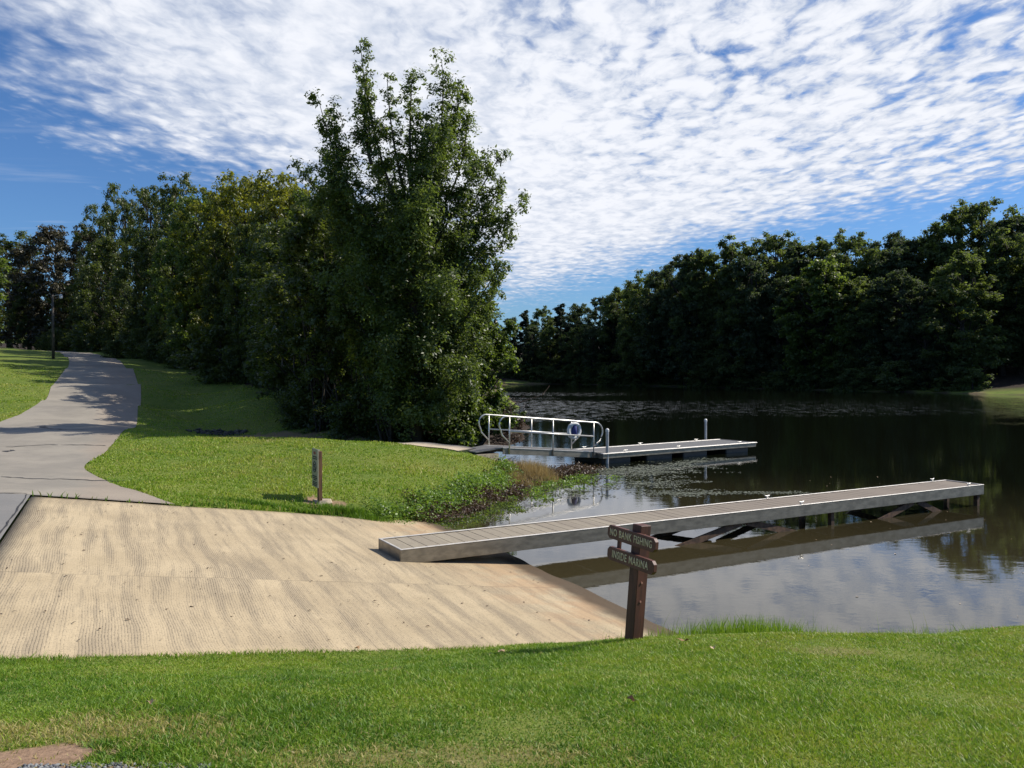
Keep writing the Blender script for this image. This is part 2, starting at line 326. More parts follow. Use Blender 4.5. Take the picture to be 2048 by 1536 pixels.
def grid_faces(nr, nc, wrap=False):
    i = np.arange(nr - 1)[:, None]; j = np.arange(nc if wrap else nc - 1)[None, :]
    j2 = (j + 1) % nc
    return np.stack([i * nc + j, i * nc + j2, (i + 1) * nc + j2, (i + 1) * nc + j], -1).reshape(-1, 4)
th = np.concatenate([np.linspace(-40, 40, 520), np.linspace(40, 320, 121)[1:-1]]) * math.pi / 180
rr = np.concatenate([[0.0], np.geomspace(0.8, 60, 420), np.geomspace(60, 1500, 130)[1:]])
X = (rr[:, None] * np.sin(th)[None, :]).ravel(); Y = (rr[:, None] * np.cos(th)[None, :]).ravel()
Z = H(X, Y)
inr = inpoly(X, Y, road_poly)
Z[inr] -= 0.05
_d, _v = dv(X, Y); Z[(_d > DT - .6) & (_d < DT + .5) & (_v > v0(_d) + .3) & (_v < V1 - .1) & ~inr] -= .15; Z[(_d > DT) & (_d < DT + .5) & (_v > V0) & (_v < V1)] -= .1
# what covers the ground: forest litter, bare soil
def blob(x, y, cx, cy, rx, ry, soft=.35):
    q = np.sqrt(((x - cx) / rx) ** 2 + ((y - cy) / ry) ** 2) + .18 * wav(x * 2.3, y * 2.3) + (.22 * wav(x * 13, y * 13) if rx < 1.5 else 0)
    return 1 - _ss((q - 1 + soft) / soft)
forest_poly = [(-2.8, 36.8), (-5.5, 39.6), (-9, 43.2), (-11, 47), (-15, 55), (-21, 65), (-28.5, 77.5), (-36.5, 90), (-46, 105), (-58, 120), (-72, 137), (-120, 150), (-120, 320), (-2, 240), (-4, 130), (1.5, 75), (1.5, 60), (1, 45), (-1, 38.5)]
def covers(x, y, z):
    f = inpoly(x, y, forest_poly).astype(float)
    far = (np.hypot(x, y) > 140) & (z > .75 + .15 * wav(x * .2, y * .2)) & (x > -10); f = np.maximum(f, far)  # litter colour carried down the far bank also paints in its tree shade
    f = np.maximum(f, inpoly(x, y, [(-200, 134), (-85, 131), (-70, 108), (-60, 90), (-54, 74), (-60, 55), (-200, 20)]))
    s = np.maximum.reduce([blob(x, y, -2.15, 3.70, .42, .20), blob(x, y, -1.85, 3.38, .60, .24), blob(x, y, -4.72, 21.1, .75, .5, .25), blob(x, y, -12, 40.5, 3.2, 2.2) * .8,
                           blob(x, y, -6, 41, 4, 2.5) * .85, blob(x, y, -72, 114, 5, 4) * .9])
    s = np.maximum(s, _ss((0.22 - z) / .2) * (np.hypot(x, y) < 60)); s = np.maximum(s, _ss((0.30 - z) / .2) * (np.hypot(x, y) > 100))
    thin = np.maximum.reduce([blob(x, y, -2.4, 4.1, 1.3, .5, .9) * .95, blob(x, y, -.4, 3.7, 1.1, .28, .9) * .9, blob(x, y, -1.2, 6.9, .35, .25, .6) * .7, blob(x, y, 2.9, 7.4, .5, .25, .6) * .6, blob(x, y, -2.4, 27, 1.2, 1.5, .9) * .35, blob(x, y, -6, 24, 1.5, 1.0, .9) * .3])
    return f, np.clip(s, 0, 1), np.clip(thin, 0, 1)
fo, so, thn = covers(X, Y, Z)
m, n, b = mat('ground', rough=0.95, spec=0.2)
geo = n.new('ShaderNodeNewGeometry').outputs['Position']
g1 = n.noise(geo, 0.35, 3); g2 = n.noise(geo, 2.2, 4, .6); g3 = n.noise(geo, 28, 4, .7)
lawn = n.mix(n.sstep(g2, .35, .68), (0.11, 0.165, 0.024), (0.16, 0.205, 0.036))
lawn = n.mix(n.sstep(g1, .4, .7), lawn, (0.18, 0.21, 0.042))
lawn = n.mix(n.math('MULTIPLY', n.sstep(g3, .45, .75), .55), lawn, (0.055, 0.095, 0.016))
soil = n.mix(n.sstep(g3, .3, .7), (0.36, 0.24, 0.155), (0.22, 0.14, 0.09))
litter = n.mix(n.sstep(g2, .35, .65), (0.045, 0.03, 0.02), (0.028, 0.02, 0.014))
af = n.new('ShaderNodeAttribute', attribute_name='forest').outputs['Fac']; as_ = n.new('ShaderNodeAttribute', attribute_name='soil').outputs['Fac']
at_ = n.new('ShaderNodeAttribute', attribute_name='thin').outputs['Fac']
zc = n.new('ShaderNodeSeparateXYZ', {0: geo}).outputs[2]
soil = n.mix(n.sstep(zc, .35, .1), soil, (0.085, 0.062, 0.038))
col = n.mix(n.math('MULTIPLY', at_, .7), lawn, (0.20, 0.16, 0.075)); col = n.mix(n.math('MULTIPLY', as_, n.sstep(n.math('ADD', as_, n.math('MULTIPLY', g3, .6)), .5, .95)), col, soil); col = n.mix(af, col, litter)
n.l.new(col, b.inputs['Base Color']); n.l.new(n.bump(g3, .5, .03), b.inputs['Normal'])
M['ground'] = m
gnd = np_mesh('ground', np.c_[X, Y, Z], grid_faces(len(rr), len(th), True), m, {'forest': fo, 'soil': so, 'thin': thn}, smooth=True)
tag(gnd, kind='structure')

# water
m, n, b = mat('water', rough=0.02, spec=0.5)
b.inputs['IOR'].default_value = 1.6
geo = n.new('ShaderNodeNewGeometry').outputs['Position']; sp = n.new('ShaderNodeSeparateXYZ', {0: geo})
dist = n.new('ShaderNodeVectorMath', {0: geo, 1: (2.0, 14.0, 0)}, operation='DISTANCE').outputs['Value']
mud = n.noise(geo, .25, 3)
wc = n.mix(n.sstep(n.math('ADD', dist, n.math('MULTIPLY', mud, 6)), 4, 26), (0.054, 0.044, 0.021), (0.006, 0.0075, 0.004))
n.l.new(wc, b.inputs['Base Color'])
mp_ = n.new('ShaderNodeMapping', {'Vector': geo, 'Scale': (0.6, 1.0, 1)}).outputs[0]
wn = n.noise(mp_, 2.6, 3, .5); wf = n.noise(mp_, 9.0, 3, .55)
bandn = n.math('ADD', sp.outputs[1], n.math('MULTIPLY', n.math('SUBTRACT', n.noise(n.new('ShaderNodeMapping', {'Vector': geo, 'Scale': (.35, 1, 1)}).outputs[0], .07, 5, .65), .5), 60))
band = n.math('MULTIPLY', n.sstep(bandn, 58, 90), n.sstep(bandn, 126, 100))
band2 = n.math('MULTIPLY', n.sstep(bandn, 128, 134), n.sstep(bandn, 152, 144)); band2 = n.math('MULTIPLY', band2, n.sstep(sp.outputs[0], 34, 14))
band = n.math('MAXIMUM', band, band2)
far_ = n.sstep(sp.outputs[1], 22, 60)
amp = n.math('ADD', n.math('ADD', .0014, n.math('MULTIPLY', far_, .003)), n.math('MULTIPLY', n.math('MULTIPLY', band, n.sstep(n.noise(n.new('ShaderNodeMapping', {'Vector': geo, 'Scale': (.8, .35, 1)}).outputs[0], 1.0, 6, .8), .44, .60)), .085))
n.l.new(n.new('ShaderNodeBump', {'Height': n.math('ADD', wn, n.math('MULTIPLY', wf, .35)), 'Strength': 1.0, 'Distance': n.math('MULTIPLY', amp, 1.0)}).outputs[0], b.inputs['Normal'])
M['water'] = m
xs = np.linspace(-14, 400, 60); ys = np.linspace(9, 330, 60)
gx, gy = np.meshgrid(xs, ys)
wat = np_mesh('water', np.c_[gx.ravel(), gy.ravel(), np.zeros(gx.size)], grid_faces(60, 60), m); tag(wat, kind='structure')

# ramp
m, n, b = mat('grooved concrete', rough=0.9, spec=0.25)
geo = n.new('ShaderNodeNewGeometry').outputs['Position']
rel = n.new('ShaderNodeVectorMath', {0: geo, 1: (B0[0], B0[1], 0)}, operation='SUBTRACT').outputs[0]
dd = n.new('ShaderNodeVectorMath', {0: rel, 1: (*U, 0)}, operation='DOT_PRODUCT').outputs['Value']
vv = n.new('ShaderNodeVectorMath', {0: rel, 1: (*V_, 0)}, operation='DOT_PRODUCT').outputs['Value']
dvv = n.new('ShaderNodeCombineXYZ', {0: dd, 1: vv}).outputs[0]
wv = n.math('MULTIPLY', n.math('SUBTRACT', n.noise(n.new('ShaderNodeCombineXYZ', {0: n.math('MULTIPLY', dd, .5), 1: n.math('MULTIPLY', vv, .3)}).outputs[0], 1.0, 2), .5), .32)
# each pour was broomed on its own, so the lines jog at the joint
jog = n.math('MULTIPLY', n.sstep(vv, -2.11, -2.09), .37)
dw = n.math('ADD', n.math('ADD', dd, wv), jog)
gro = n.math('SINE', n.math('MULTIPLY', n.math('ADD', dw, n.math('MULTIPLY', n.noise(dvv, 5, 3), .016)), 2 * math.pi / .031))
stre = n.new('ShaderNodeCombineXYZ', {0: n.math('MULTIPLY', dw, 1.0), 1: n.math('MULTIPLY', vv, .075)}).outputs[0]
s1 = n.noise(stre, 3.4, 6, .65); s2 = n.noise(stre, 9, 4, .65); blot = n.noise(dvv, .55, 4, .6); fine = n.noise(dvv, 30, 4, .75)
streak3 = n.noise(n.new('ShaderNodeCombineXYZ', {0: dw, 1: n.math('MULTIPLY', vv, .35)}).outputs[0], 34, 3, .7)
c = n.mix(n.sstep(blot, .35, .65), (0.55, 0.44, 0.28), (0.46, 0.365, 0.23))
c = n.mix(n.math('MULTIPLY', n.sstep(s1, .42, .64), .46), c, (0.25, 0.205, 0.15))
c = n.mix(n.math('MULTIPLY', n.sstep(s2, .5, .68), .35), c, (0.24, 0.20, 0.145))
grv = n.math('MULTIPLY', n.sstep(gro, .1, .95), n.sstep(n.math('ADD', n.math('MULTIPLY', streak3, 1.1), n.math('MULTIPLY', s1, .7)), .84, 1.10))
c = n.mix(n.math('MULTIPLY', grv, .62), c, (0.10, 0.082, 0.06))
c = n.mix(n.math('MULTIPLY', n.sstep(fine, .53, .68), .68), c, (0.17, 0.14, 0.10))
orange = n.math('MULTIPLY', n.sstep(n.math('ADD', dd, n.math('MULTIPLY', blot, 2.5)), 4.2, 1.6), n.sstep(n.noise(dvv, 1.3, 4, .6), .38, .6))
c = n.mix(n.math('MULTIPLY', orange, .5), c, (0.46, 0.27, 0.14))
joint = n.math('MULTIPLY', n.sstep(n.math('ABSOLUTE', n.math('ADD', n.math('ADD', vv, 2.1), n.math('MULTIPLY', n.math('SUBTRACT', n.noise(dvv, 2, 3), .5), .06))), .022, .008), n.sstep(n.noise(dvv, 1.1, 2), .42, .52))
c = n.mix(n.math('MULTIPLY', joint, .35), c, (0.12, 0.095, 0.07))
wet = n.sstep(n.math('ADD', dd, n.math('MULTIPLY', n.math('SUBTRACT', n.noise(dvv, 2.2, 4), .5), .35)), .75, .30)
c = n.mix(n.math('MULTIPLY', wet, .93), c, (0.085, 0.06, 0.038))
n.l.new(c, b.inputs['Base Color'])
hb = n.math('SUBTRACT', n.math('MULTIPLY', fine, .8), n.math('MULTIPLY', n.math('MULTIPLY', n.sstep(gro, 0, 1), n.sstep(s1, .35, .62)), .45))
n.l.new(n.bump(hb, .5, .012), b.inputs['Normal'])
ds = np.linspace(-9, DT, 60); vs = np.linspace(V0, V1, 40); gd, gv = np.meshgrid(ds, vs)
gv = V1 + (gv - V1) * (V1 - v0(gd)) / (V1 - V0)
XY = B0 + gd.ravel()[:, None] * U + gv.ravel()[:, None] * V_
nt_ = len(XY); Vt = np.c_[XY, SL * gd.ravel() + .008 * wav(gd.ravel(), gv.ravel()) * _ss((DT - gd.ravel()) / 1)]
Vb = Vt - [0, 0, .25]; ft = grid_faces(40, 60)[:, ::-1]
ring_ = [i for i in range(60)] + [j * 60 + 59 for j in range(1, 40)] + [39 * 60 + i for i in range(58, -1, -1)] + [j * 60 for j in range(38, 0, -1)]
side = np.array([(a, c_, c_ + nt_, a + nt_) for a, c_ in zip(ring_, ring_[1:] + ring_[:1])])
rampo = np_mesh('boat_ramp', np.vstack([Vt, Vb]), [ft, ft[:, ::-1] + nt_, side], m)
tag(rampo, kind='structure')

# road
m, n, b = mat('old asphalt', rough=0.9, spec=0.3)
geo = n.new('ShaderNodeNewGeometry').outputs['Position']
rel = n.new('ShaderNodeVectorMath', {0: geo, 1: (B0[0], B0[1], 0)}, operation='SUBTRACT').outputs[0]
vv = n.new('ShaderNodeVectorMath', {0: rel, 1: (*V_, 0)}, operation='DOT_PRODUCT').outputs['Value']
dd = n.new('ShaderNodeVectorMath', {0: rel, 1: (*U, 0)}, operation='DOT_PRODUCT').outputs['Value']
r1 = n.noise(geo, .4, 4, .6); r2 = n.noise(geo, 40, 4, .7); r3 = n.noise(geo, 3, 3)
c = n.mix(n.sstep(r1, .35, .65), (0.34, 0.305, 0.25), (0.265, 0.24, 0.20))
near = n.sstep(vv, 5.3, 5.2)
c = n.mix(near, c, n.mix(n.sstep(r1, .3, .7), (0.235, 0.225, 0.21), (0.20, 0.195, 0.185)))
c = n.mix(n.math('MULTIPLY', n.sstep(r3, .5, .8), .25), c, (0.17, 0.155, 0.14))
c = n.mix(n.math('MULTIPLY', n.sstep(n.math('ADD', dd, n.math('MULTIPLY', r1, 2)), 9.9, 8.9), .35), c, (0.34, 0.25, 0.18))
c = n.mix(n.math('MULTIPLY', n.sstep(r2, .5, .72), .45), c, (0.13, 0.12, 0.11))
n.l.new(c, b.inputs['Base Color']); n.l.new(n.bump(r2, .35, .01), b.inputs['Normal'])
K = 24; tt = np.linspace(0, 1, K)[None, :, None]
G = RE[:, None, :] * (1 - tt) + LE[:, None, :] * tt
gx, gy = G[..., 0].ravel(), G[..., 1].ravel()
road = np_mesh('road', np.c_[gx, gy, H(gx, gy) + .012], grid_faces(len(RE), K), m, smooth=True); tag(road, kind='structure')
# sealed cracks across the asphalt
def ribbon(pts, wd, name, m, parent, lift):
    pts = spline(pts, 12); pts = pts + (.05 if wd > .024 else .01) * np.c_[np.sin(np.arange(len(pts)) * .9), np.sin(np.arange(len(pts)) * 1.7)]
    t = np.gradient(pts, axis=0); t /= np.linalg.norm(t, axis=1)[:, None]; nn = np.c_[-t[:, 1], t[:, 0]]
    ww = wd * (.5 + rng.random(len(pts)))[:, None]
    a = pts + nn * ww; b_ = pts - nn * ww; q = np.empty((2 * len(pts), 2)); q[0::2] = a; q[1::2] = b_
    i = np.arange(len(pts) - 1) * 2
    return np_mesh(name, np.c_[q, H(q[:, 0], q[:, 1]) + .012 + lift], np.stack([i, i + 1, i + 3, i + 2], -1), m, parent=parent)
for pts, wd in (([at(0, 957, 1.2), at(120, 960, 1.15), at(245, 963, 1.03)], .045), ([at(10, 897, 1.25), at(100, 893, 1.22), at(208, 896, 1.17)], .045),
                ([at(90, 855, 1.5), at(130, 859, 1.46), at(200, 858, 1.45), at(246, 856, 1.45)], .055), ([at(8, 906, 1.22), at(24, 902, 1.23)], .11), ([at(84, 851, 1.52), at(88, 854, 1.51)], .12),
                ([xy(DT + .08, -6), xy(DT + .07, -3), xy(DT + .08, 0), xy(DT + .07, 2.5), xy(DT + .08, 5.2)], .013), ([xy(DT + .1, 5.35), xy(12, 5.3), xy(15, 5.4)], .03), ([xy(9.3, 5.32), xy(8, 5.31), xy(7.2, 5.32)], .008)):
    ribbon([p[:2] for p in pts], wd, 'crack_seal', M['tar'], road, .006)

# small concrete path to the gangway
pp = np.array([(-5.2, 35.2), (-3.4, 33.9), (-1.75, 32.75)])
pth = spline(pp, 8); t = np.gradient(pth, axis=0); t /= np.linalg.norm(t, axis=1)[:, None]; nn = np.c_[-t[:, 1], t[:, 0]]
q = np.vstack([pth + nn * .6, pth - nn * .6]); hz = H(q[:, 0], q[:, 1]); k = len(pth)
hz = np.maximum(hz[:k], hz[k:]) + .05; hz = np.r_[hz, hz]
Vq = np.vstack([np.c_[q, hz], np.c_[q, hz - .3]]); i = np.arange(k - 1)
fcs = np.vstack([np.stack([i, i + 1, i + 1 + k, i + k], -1)[:, ::-1], np.stack([i + k, i + k + 1, i + 3 * k + 1, i + 3 * k], -1), np.stack([i + 1, i, i + 2 * k, i + 2 * k + 1], -1), [[0, k, 3 * k, 2 * k], [2 * k - 1, k - 1, 3 * k - 1, 4 * k - 1]]])
pa = np_mesh('path', Vq, fcs, M['concrete']); tag(pa, kind='structure')

# ------------------------------------------------------------------ foliage
def leaves(P, size, rng, up=0.5, out=None, aspect=0.6, sizevar=.35):
    """one bent diamond leaf per point; returns V, F(quads)"""
    n = len(P)
    nr = rng.normal(size=(n, 3)); nr[:, 2] = np.abs(nr[:, 2]) + up
    if out is not None: nr += out * .7
    nr /= np.linalg.norm(nr, axis=1)[:, None]
    t = rng.normal(size=(n, 3)); t -= (t * nr).sum(1)[:, None] * nr; t /= np.linalg.norm(t, axis=1)[:, None]
    bt = np.cross(nr, t)
    s = (size * (1 + sizevar * rng.normal(size=n)).clip(.4, 2))[:, None]
    V = np.empty((n, 4, 3))
    V[:, 0] = P - t * s; V[:, 1] = P + bt * s * aspect + nr * s * .15; V[:, 2] = P + t * s; V[:, 3] = P - bt * s * aspect + nr * s * .15
    return V.reshape(-1, 3), np.arange(4 * n).reshape(-1, 4)
def clumps(centers, radii, n, rng, flat=.7, ex=2.2):
    """n points scattered mostly in the shells of ragged clumps"""
    p = np.asarray(radii) ** ex; p = p / p.sum(); idx = rng.choice(len(centers), n, p=p)
    d = rng.normal(size=(n, 3)); d /= np.linalg.norm(d, axis=1)[:, None]
    # ragged: sub-sprays per clump
    k = 14; sp_ = rng.normal(size=(len(centers), k, 3)); sp_ /= np.linalg.norm(sp_, axis=2)[:, :, None]
    ch = rng.integers(0, k, n); d2 = sp_[idx, ch] + d * .42; rr_ = rng.random(n) ** .45 * (.75 + .45 * rng.random((len(centers), k))[idx, ch])
    off = d2 * rr_[:, None] * np.asarray(radii)[idx][:, None]; off[:, 2] *= flat
    outv = off / (np.linalg.norm(off, axis=1)[:, None] + 1e-6)
    return np.asarray(centers)[idx] + off, outv, idx
def tint_of(idx, ncl, n, rng): 
    a = rng.random(ncl)[idx] * .6 + rng.random(n) * .55 - .05
    return np.repeat(np.clip(a, 0, 1), 4)
def tree_proto(name, Ht, R, base, nl, lsize, lm, bark, seed, top=0.75, ncl=70, cr=.26, conical=0.0, low=False):
    """tree of height Ht, crown radius R, crown from base*Ht up"""
    g = np.random.default_rng(seed)
    root = empty(name)
    cs = []; rs = []
    gold = 2.399963
    for i in range(ncl):
        f = (i + .5) / ncl; z = base + (1 - base) * f * .95
        zz_ = (z - base) / (1 - base)
        prof = max(0.0, 1 - ((zz_ - .45) / .57) ** 2) ** .5 if conical == 0 else (1 - zz_) ** .8 * (min(1, zz_ * 8) ** .5)
        if low and zz_ < .5: prof = max(prof, .9)
        a = i * gold + g.normal() * .5; r = R * prof * (.45 + .5 * g.random() ** .5) * (.85 + .3 * math.sin(3 * a + seed))
        zt = z * Ht + g.normal() * .03 * Ht
        cs.append((r * math.cos(a), r * math.sin(a), zt)); rs.append(R * cr * (.6 + .75 * g.random()) * (1 - .30 * zz_))
    for _ in range(3 + int(5 * (conical == 0))):   # ragged tops
        a = g.random() * 6.28; r = R * .3 * g.random(); cs.append((r * math.cos(a), r * math.sin(a), Ht * (.87 + .07 * g.random()))); rs.append(R * cr * .75)
    cs = np.array(cs); rs = np.array(rs)
    tb = MB(); lean = g.normal(size=2) * .02 * Ht
    def tr(z): q = z / Ht; return Vector((lean[0] * q, lean[1] * q, z))
    r0 = .016 * Ht + .05
    tb.tube([tr(Ht * f) + Vector((g.normal() * .01 * Ht * f, g.normal() * .01 * Ht * f, -.3 * (f == 0))) for f in (0, .15, .3, .45, .6, .75, .9)], [r0 * 1.25, r0, r0 * .85, r0 * .68, r0 * .5, r0 * .3, r0 * .1], 7)
    for i in range(0, len(cs), 3):
        c_ = Vector(cs[i]); zs = max(.12 * Ht, c_.z - .16 * Ht - .25 * (c_.xy.length)); s_ = tr(zs); md = s_.lerp(c_, .5) + Vector((g.normal() * .1 * R, g.normal() * .1 * R, -.04 * Ht))
        tb.tube([s_, md, c_], [r0 * .32, r0 * .2, r0 * .05], 4, False)
    tb.build('trunk', bark, root, smooth=True)
    Pp, ov, idx = clumps(cs, rs, nl, g)
    Vl, Fl = leaves(Pp, lsize, g, .35, ov)
    np_mesh('crown', Vl, Fl, lm, tint_of(idx, len(cs), nl, g), root)
    return root
def dup(root, loc, rz, s, label, cat, group):
    r = root.copy(); C.objects.link(r)
    for ch in root.children: c = ch.copy(); C.objects.link(c); c.parent = r
    return place(r, loc, rz, s, label, cat, group)
def place(r, loc, rz, s, label, cat, group):
    r.location = loc; r.rotation_euler = (0, 0, rz); r.scale = s
    for k in list(r.keys()): del r[k]
    return tag(r, label, cat, group)
class Kind:
    def __init__(s, proto, Ht): s.p = proto; s.h = Ht; s.used = False
    def put(s, x, y, height, wide, label, cat='tree', group=None, sink=.2):
        z = float(H(x, y)[0]) - sink; k = (height + sink) / s.h
        sc_ = (k * wide, k * wide, k); rz = random.random() * 6.28
        if not s.used: s.used = True; return place(s.p, (x, y, z), rz, sc_, label, cat, group)
        return dup(s.p, (x, y, z), rz, sc_, label, cat, group)
def topput(kind, px_, top, dist_, wide, label, cat='tree', group=None):
    x = (px_ - 1024) / F * dist_; g = float(H(x, dist_)[0])
    return kind.put(x, dist_, CAMZ + (740 - top) / F * dist_ - g, wide, label, cat, group)

# far shore wood: every tree one can tell apart
far = [Kind(tree_proto('broadleaf_tree', 20, (5.2, 4.5, 5.8, 4.2, 5.0)[i], .10, 38000, .15, M['far_leaf' if i % 3 else 'far_leaf_b'], M['bark'], 11 + i, ncl=(150, 110, 190, 130, 160)[i], cr=(.20, .24, .17, .22, .19)[i], low=(i % 2 == 0)), 20) for i in range(5)]
farp = Kind(tree_proto('pine_tree', 20, 3.6, .10, 12000, .24, M['far_pine'], M['bark'], 31, ncl=120, cr=.2, conical=1), 20)
fary = Kind(tree_proto('broadleaf_tree', 20, 5.4, .08, 24000, .21, M['fresh_leaf'], M['bark'], 35, ncl=150, cr=.21), 20)
shrub = Kind(tree_proto('shoreline_shrub', 5, 2.8, .02, 5000, .16, M['far_leaf'], M['bark'], 41, ncl=40, cr=.36, low=True), 5)
GF = 'trees of the wood on the far shore'
sil = [(990, 640, 262), (1020, 632, 262), (1050, 622, 260), (1085, 614, 256), (1120, 609, 252), (1160, 604, 244), (1200, 588, 236), (1235, 570, 228), (1272, 562, 220), (1300, 543, 212), (1335, 524, 206),
       (1372, 498, 198), (1408, 492, 196), (1462, 477, 192), (1545, 462, 190), (1500, 505, 184), (1600, 480, 184), (1640, 472, 186), (1694, 462, 184), (1740, 488, 176), (1785, 462, 178), (1815, 470, 172),
       (1862, 458, 170), (1900, 428, 168), (1950, 396, 166), (1992, 436, 162), (2035, 425, 160), (2075, 425, 160), (2120, 430, 158)]
lab = {1372: 'dark rounded tree standing tall on the far shore where the skyline first rises', 1545: 'domed tree with light rim at the middle of the far skyline', 1694: 'bushy dark treetop behind the lighter green tree on far shore', 1950: 'tallest tree of the far shore, its ragged top above all others'}
for i, (x, top, d) in enumerate(sil):
    kd = farp if x < 1200 and i % 2 == 0 else far[(i * 3) % 5]
    if x in lab: topput(kd, x, top, d, .95, lab[x], 'tree', None)
    else: topput(kd, x, top, d, .95 if kd is not farp else 1.3, ('dark pine' if kd is farp else 'dark broadleaf tree') + ' on the skyline of the wood across the lake', 'tree', GF)
topput(fary, 1640, 512, 168, 1.0, 'lighter yellow-green tree in front of the dark wood across the lake', 'tree')
shore = [(10.9, 237), (34, 207), (51, 180), (64, 158), (73, 149), (80, 140), (90, 133), (102, 124), (125, 112)]
def along(poly, step, off, g):
    out = []; poly = np.array(poly, float)
    for a, b_ in zip(poly[:-1], poly[1:]):
        L = np.linalg.norm(b_ - a); t_ = (b_ - a) / L; nn_ = np.array([-t_[1], t_[0]]); 
        if nn_[1] < 0: nn_ = -nn_
        for s in np.arange(g.random() * step, L, step): out.append(a + t_ * s + nn_ * (off + g.normal() * 1.2))
    return out
g = np.random.default_rng(5)
for off, hh, step in ((6, (.62, .80), 6.0), (19, (.78, .93), 7.5)):
    for i, p in enumerate(along([(-6, 250)] + shore, step, off, g)):
        pxx = 1024 + F * p[0] / p[1]
        if pxx > 2150 or pxx < 985: continue
        sk = np.interp(pxx, [s[0] for s in sil], [s[1] for s in sil]); tp = 740 - (740 - sk) * (hh[0] + (hh[1] - hh[0]) * g.random())
        if pxx > 1930 and off == 6 : p = p + np.array([4., 12.])
        kd = farp if (pxx < 1230 and i % 3 == 0) else (far[(i * 3) % 5])
        topput(kd, pxx, tp, p[1], 1.12 if off < 10 else 1.0, ('pine' if kd is farp else 'broadleaf tree') + ' inside the dark wood across the lake', 'tree', GF)
for i, p in enumerate(along([(-6, 250)] + shore[:6], 4.2, 2.8, g)):
    shrub.put(p[0], p[1], 3 + 2.5 * g.random(), 1.3, 'dark shrub under the trees along the far bank', 'shrub', 'shrubs along the far bank', .3)

for i, p in enumerate(along([(-7, 78), (-12, 130), (-16, 190), (-9, 252)], 11, 0, g) ):
    far[(i * 3) % 5].put(p[0] - 3, p[1], 15 + 6 * g.random(), 1.1, 'tree of the near-side wood further up the lake', 'tree', 'trees further up the near side of the lake')
for i, p in enumerate(along([(-86, 74), (-104, 100), (-130, 150)], 11, 0, g)):
    far[(i * 3) % 5].put(p[0], p[1], 16 + 6 * g.random(), 1.1, 'tree on the rise left of the road', 'tree', 'trees on the rise left of the road')

# left forest along the road
LS = .105
d1 = Kind(tree_proto('broadleaf_tree', 18, 4.6, .14, 26000, .13, M['dark_leaf'], M['bark'], 51, ncl=150, cr=.21), 18)
d2 = Kind(tree_proto('broadleaf_tree', 18, 4.4, .06, 26000, .13, M['dark_leaf'], M['bark'], 52, ncl=150, cr=.21, low=True), 18)
y1 = Kind(tree_proto('maple_tree', 16, 4.4, .08, 34000, .115, M['yellow_leaf'], M['bark'], 53, ncl=150, cr=.21), 16)
g1_ = Kind(tree_proto('broadleaf_tree', 16, 4.2, .06, 30000, .12, M['fresh_leaf'], M['bark'], 54, ncl=150, cr=.21, low=True), 16)
b1 = Kind(tree_proto('bronze_tree', 17, 4.6, .08, 26000, .14, M['brown_leaf'], M['bark'], 55, ncl=150, cr=.21, low=True), 17)
GL = 'trees of the wood beside the road'
L1 = [  # kind, px, top, distance, wide, label
    (b1, 60, 492, 150, 1.0, 'bronze-leaved tree at the far left of the wood behind the bend'), (b1, 112, 452, 146, 1.0, 'brown tinged tree behind the street light'), (b1, 165, 458, 142, .9, None), (d1, 205, 418, 132, .62, 'narrow dark tree left of the tall round-topped one'),
    (d1, 250, 380, 124, .66, 'tall dark round-topped tree rising above the road bend'), (d2, 215, 470, 120, 1.0, None), (d2, 302, 368, 110, .62, 'dark blue-green tree rising where the skyline steps up'), (d1, 352, 356, 104, .66, 'high dark crown beside the yellow-green trees'),
    (d2, 60, 560, 146, 1.1, None), (d2, 130, 560, 142, 1.1, None), (d1, 290, 470, 106, 1.0, None), (d2, 240, 560, 116, 1.1, None), (d2, 180, 520, 136, 1.1, None),
    (g1_, 395, 378, 92, .75, 'green tree among the first of the sunny topped row'), (y1, 436, 372, 84, .8, 'leftmost yellow-green maple top beside the green tree'), (y1, 492, 346, 78, .8, 'yellow-green maple with the highest leafy tip'), (y1, 548, 352, 72, .85, 'yellow-green maple in the middle of its row'), (y1, 604, 356, 66, .85, 'yellow-green maple touching the tall oak'), (g1_, 650, 372, 60, .9, 'green tree just behind the left limbs of the oak'),
    (g1_, 345, 470, 98, .9, None), (g1_, 400, 470, 84, .9, None), (d2, 330, 600, 94, .9, None), (y1, 455, 450, 76, .9, None), (g1_, 520, 470, 68, .95, None), (y1, 575, 470, 62, .75, None), (d2, 640, 500, 56, .9, None), (d1, 700, 430, 58, .9, None), (d2, 770, 480, 50, .95, None), (d2, 860, 560, 52, .9, None), (d2, 930, 620, 58, .85, None), (d1, 740, 560, 48, .7, None),
    (d2, 450, 590, 74, 1.0, None), (d2, 520, 590, 66, 1.0, None), (d2, 590, 600, 60, 1.0, None), (y1, 380, 590, 86, .8, None), (d1, 20, 470, 160, 1.2, None), (d2, -40, 520, 156, 1.2, None), (d2, 170, 600, 132, 1.2, None), (d2, 290, 620, 104, 1.0, None), (d1, 380, 430, 100, .9, None), (d2, 600, 420, 74, 1.0, None), (d2, 480, 420, 88, 1.0, None), (d2, 700, 500, 62, 1.0, None),
    (d2, 690, 440, 46.5, 1.25, None), (d2, 755, 460, 44.5, 1.2, None), (d1, 815, 430, 45.5, 1.2, None), (d2, 640, 450, 49, 1.3, None), (d2, 890, 500, 45, 1.1, None), (d1, 590, 440, 55, 1.3, None), (d2, 625, 430, 61, 1.3, None), (d2, 545, 440, 60, .8, None), (d2, 505, 440, 67, .7, None), (d2, 455, 450, 75, .7, None), (d2, 400, 450, 86, .7, None), (d2, 350, 470, 97, .8, None), (d1, 560, 430, 70, .9, None), (d1, 720, 420, 52, 1.3, None)]
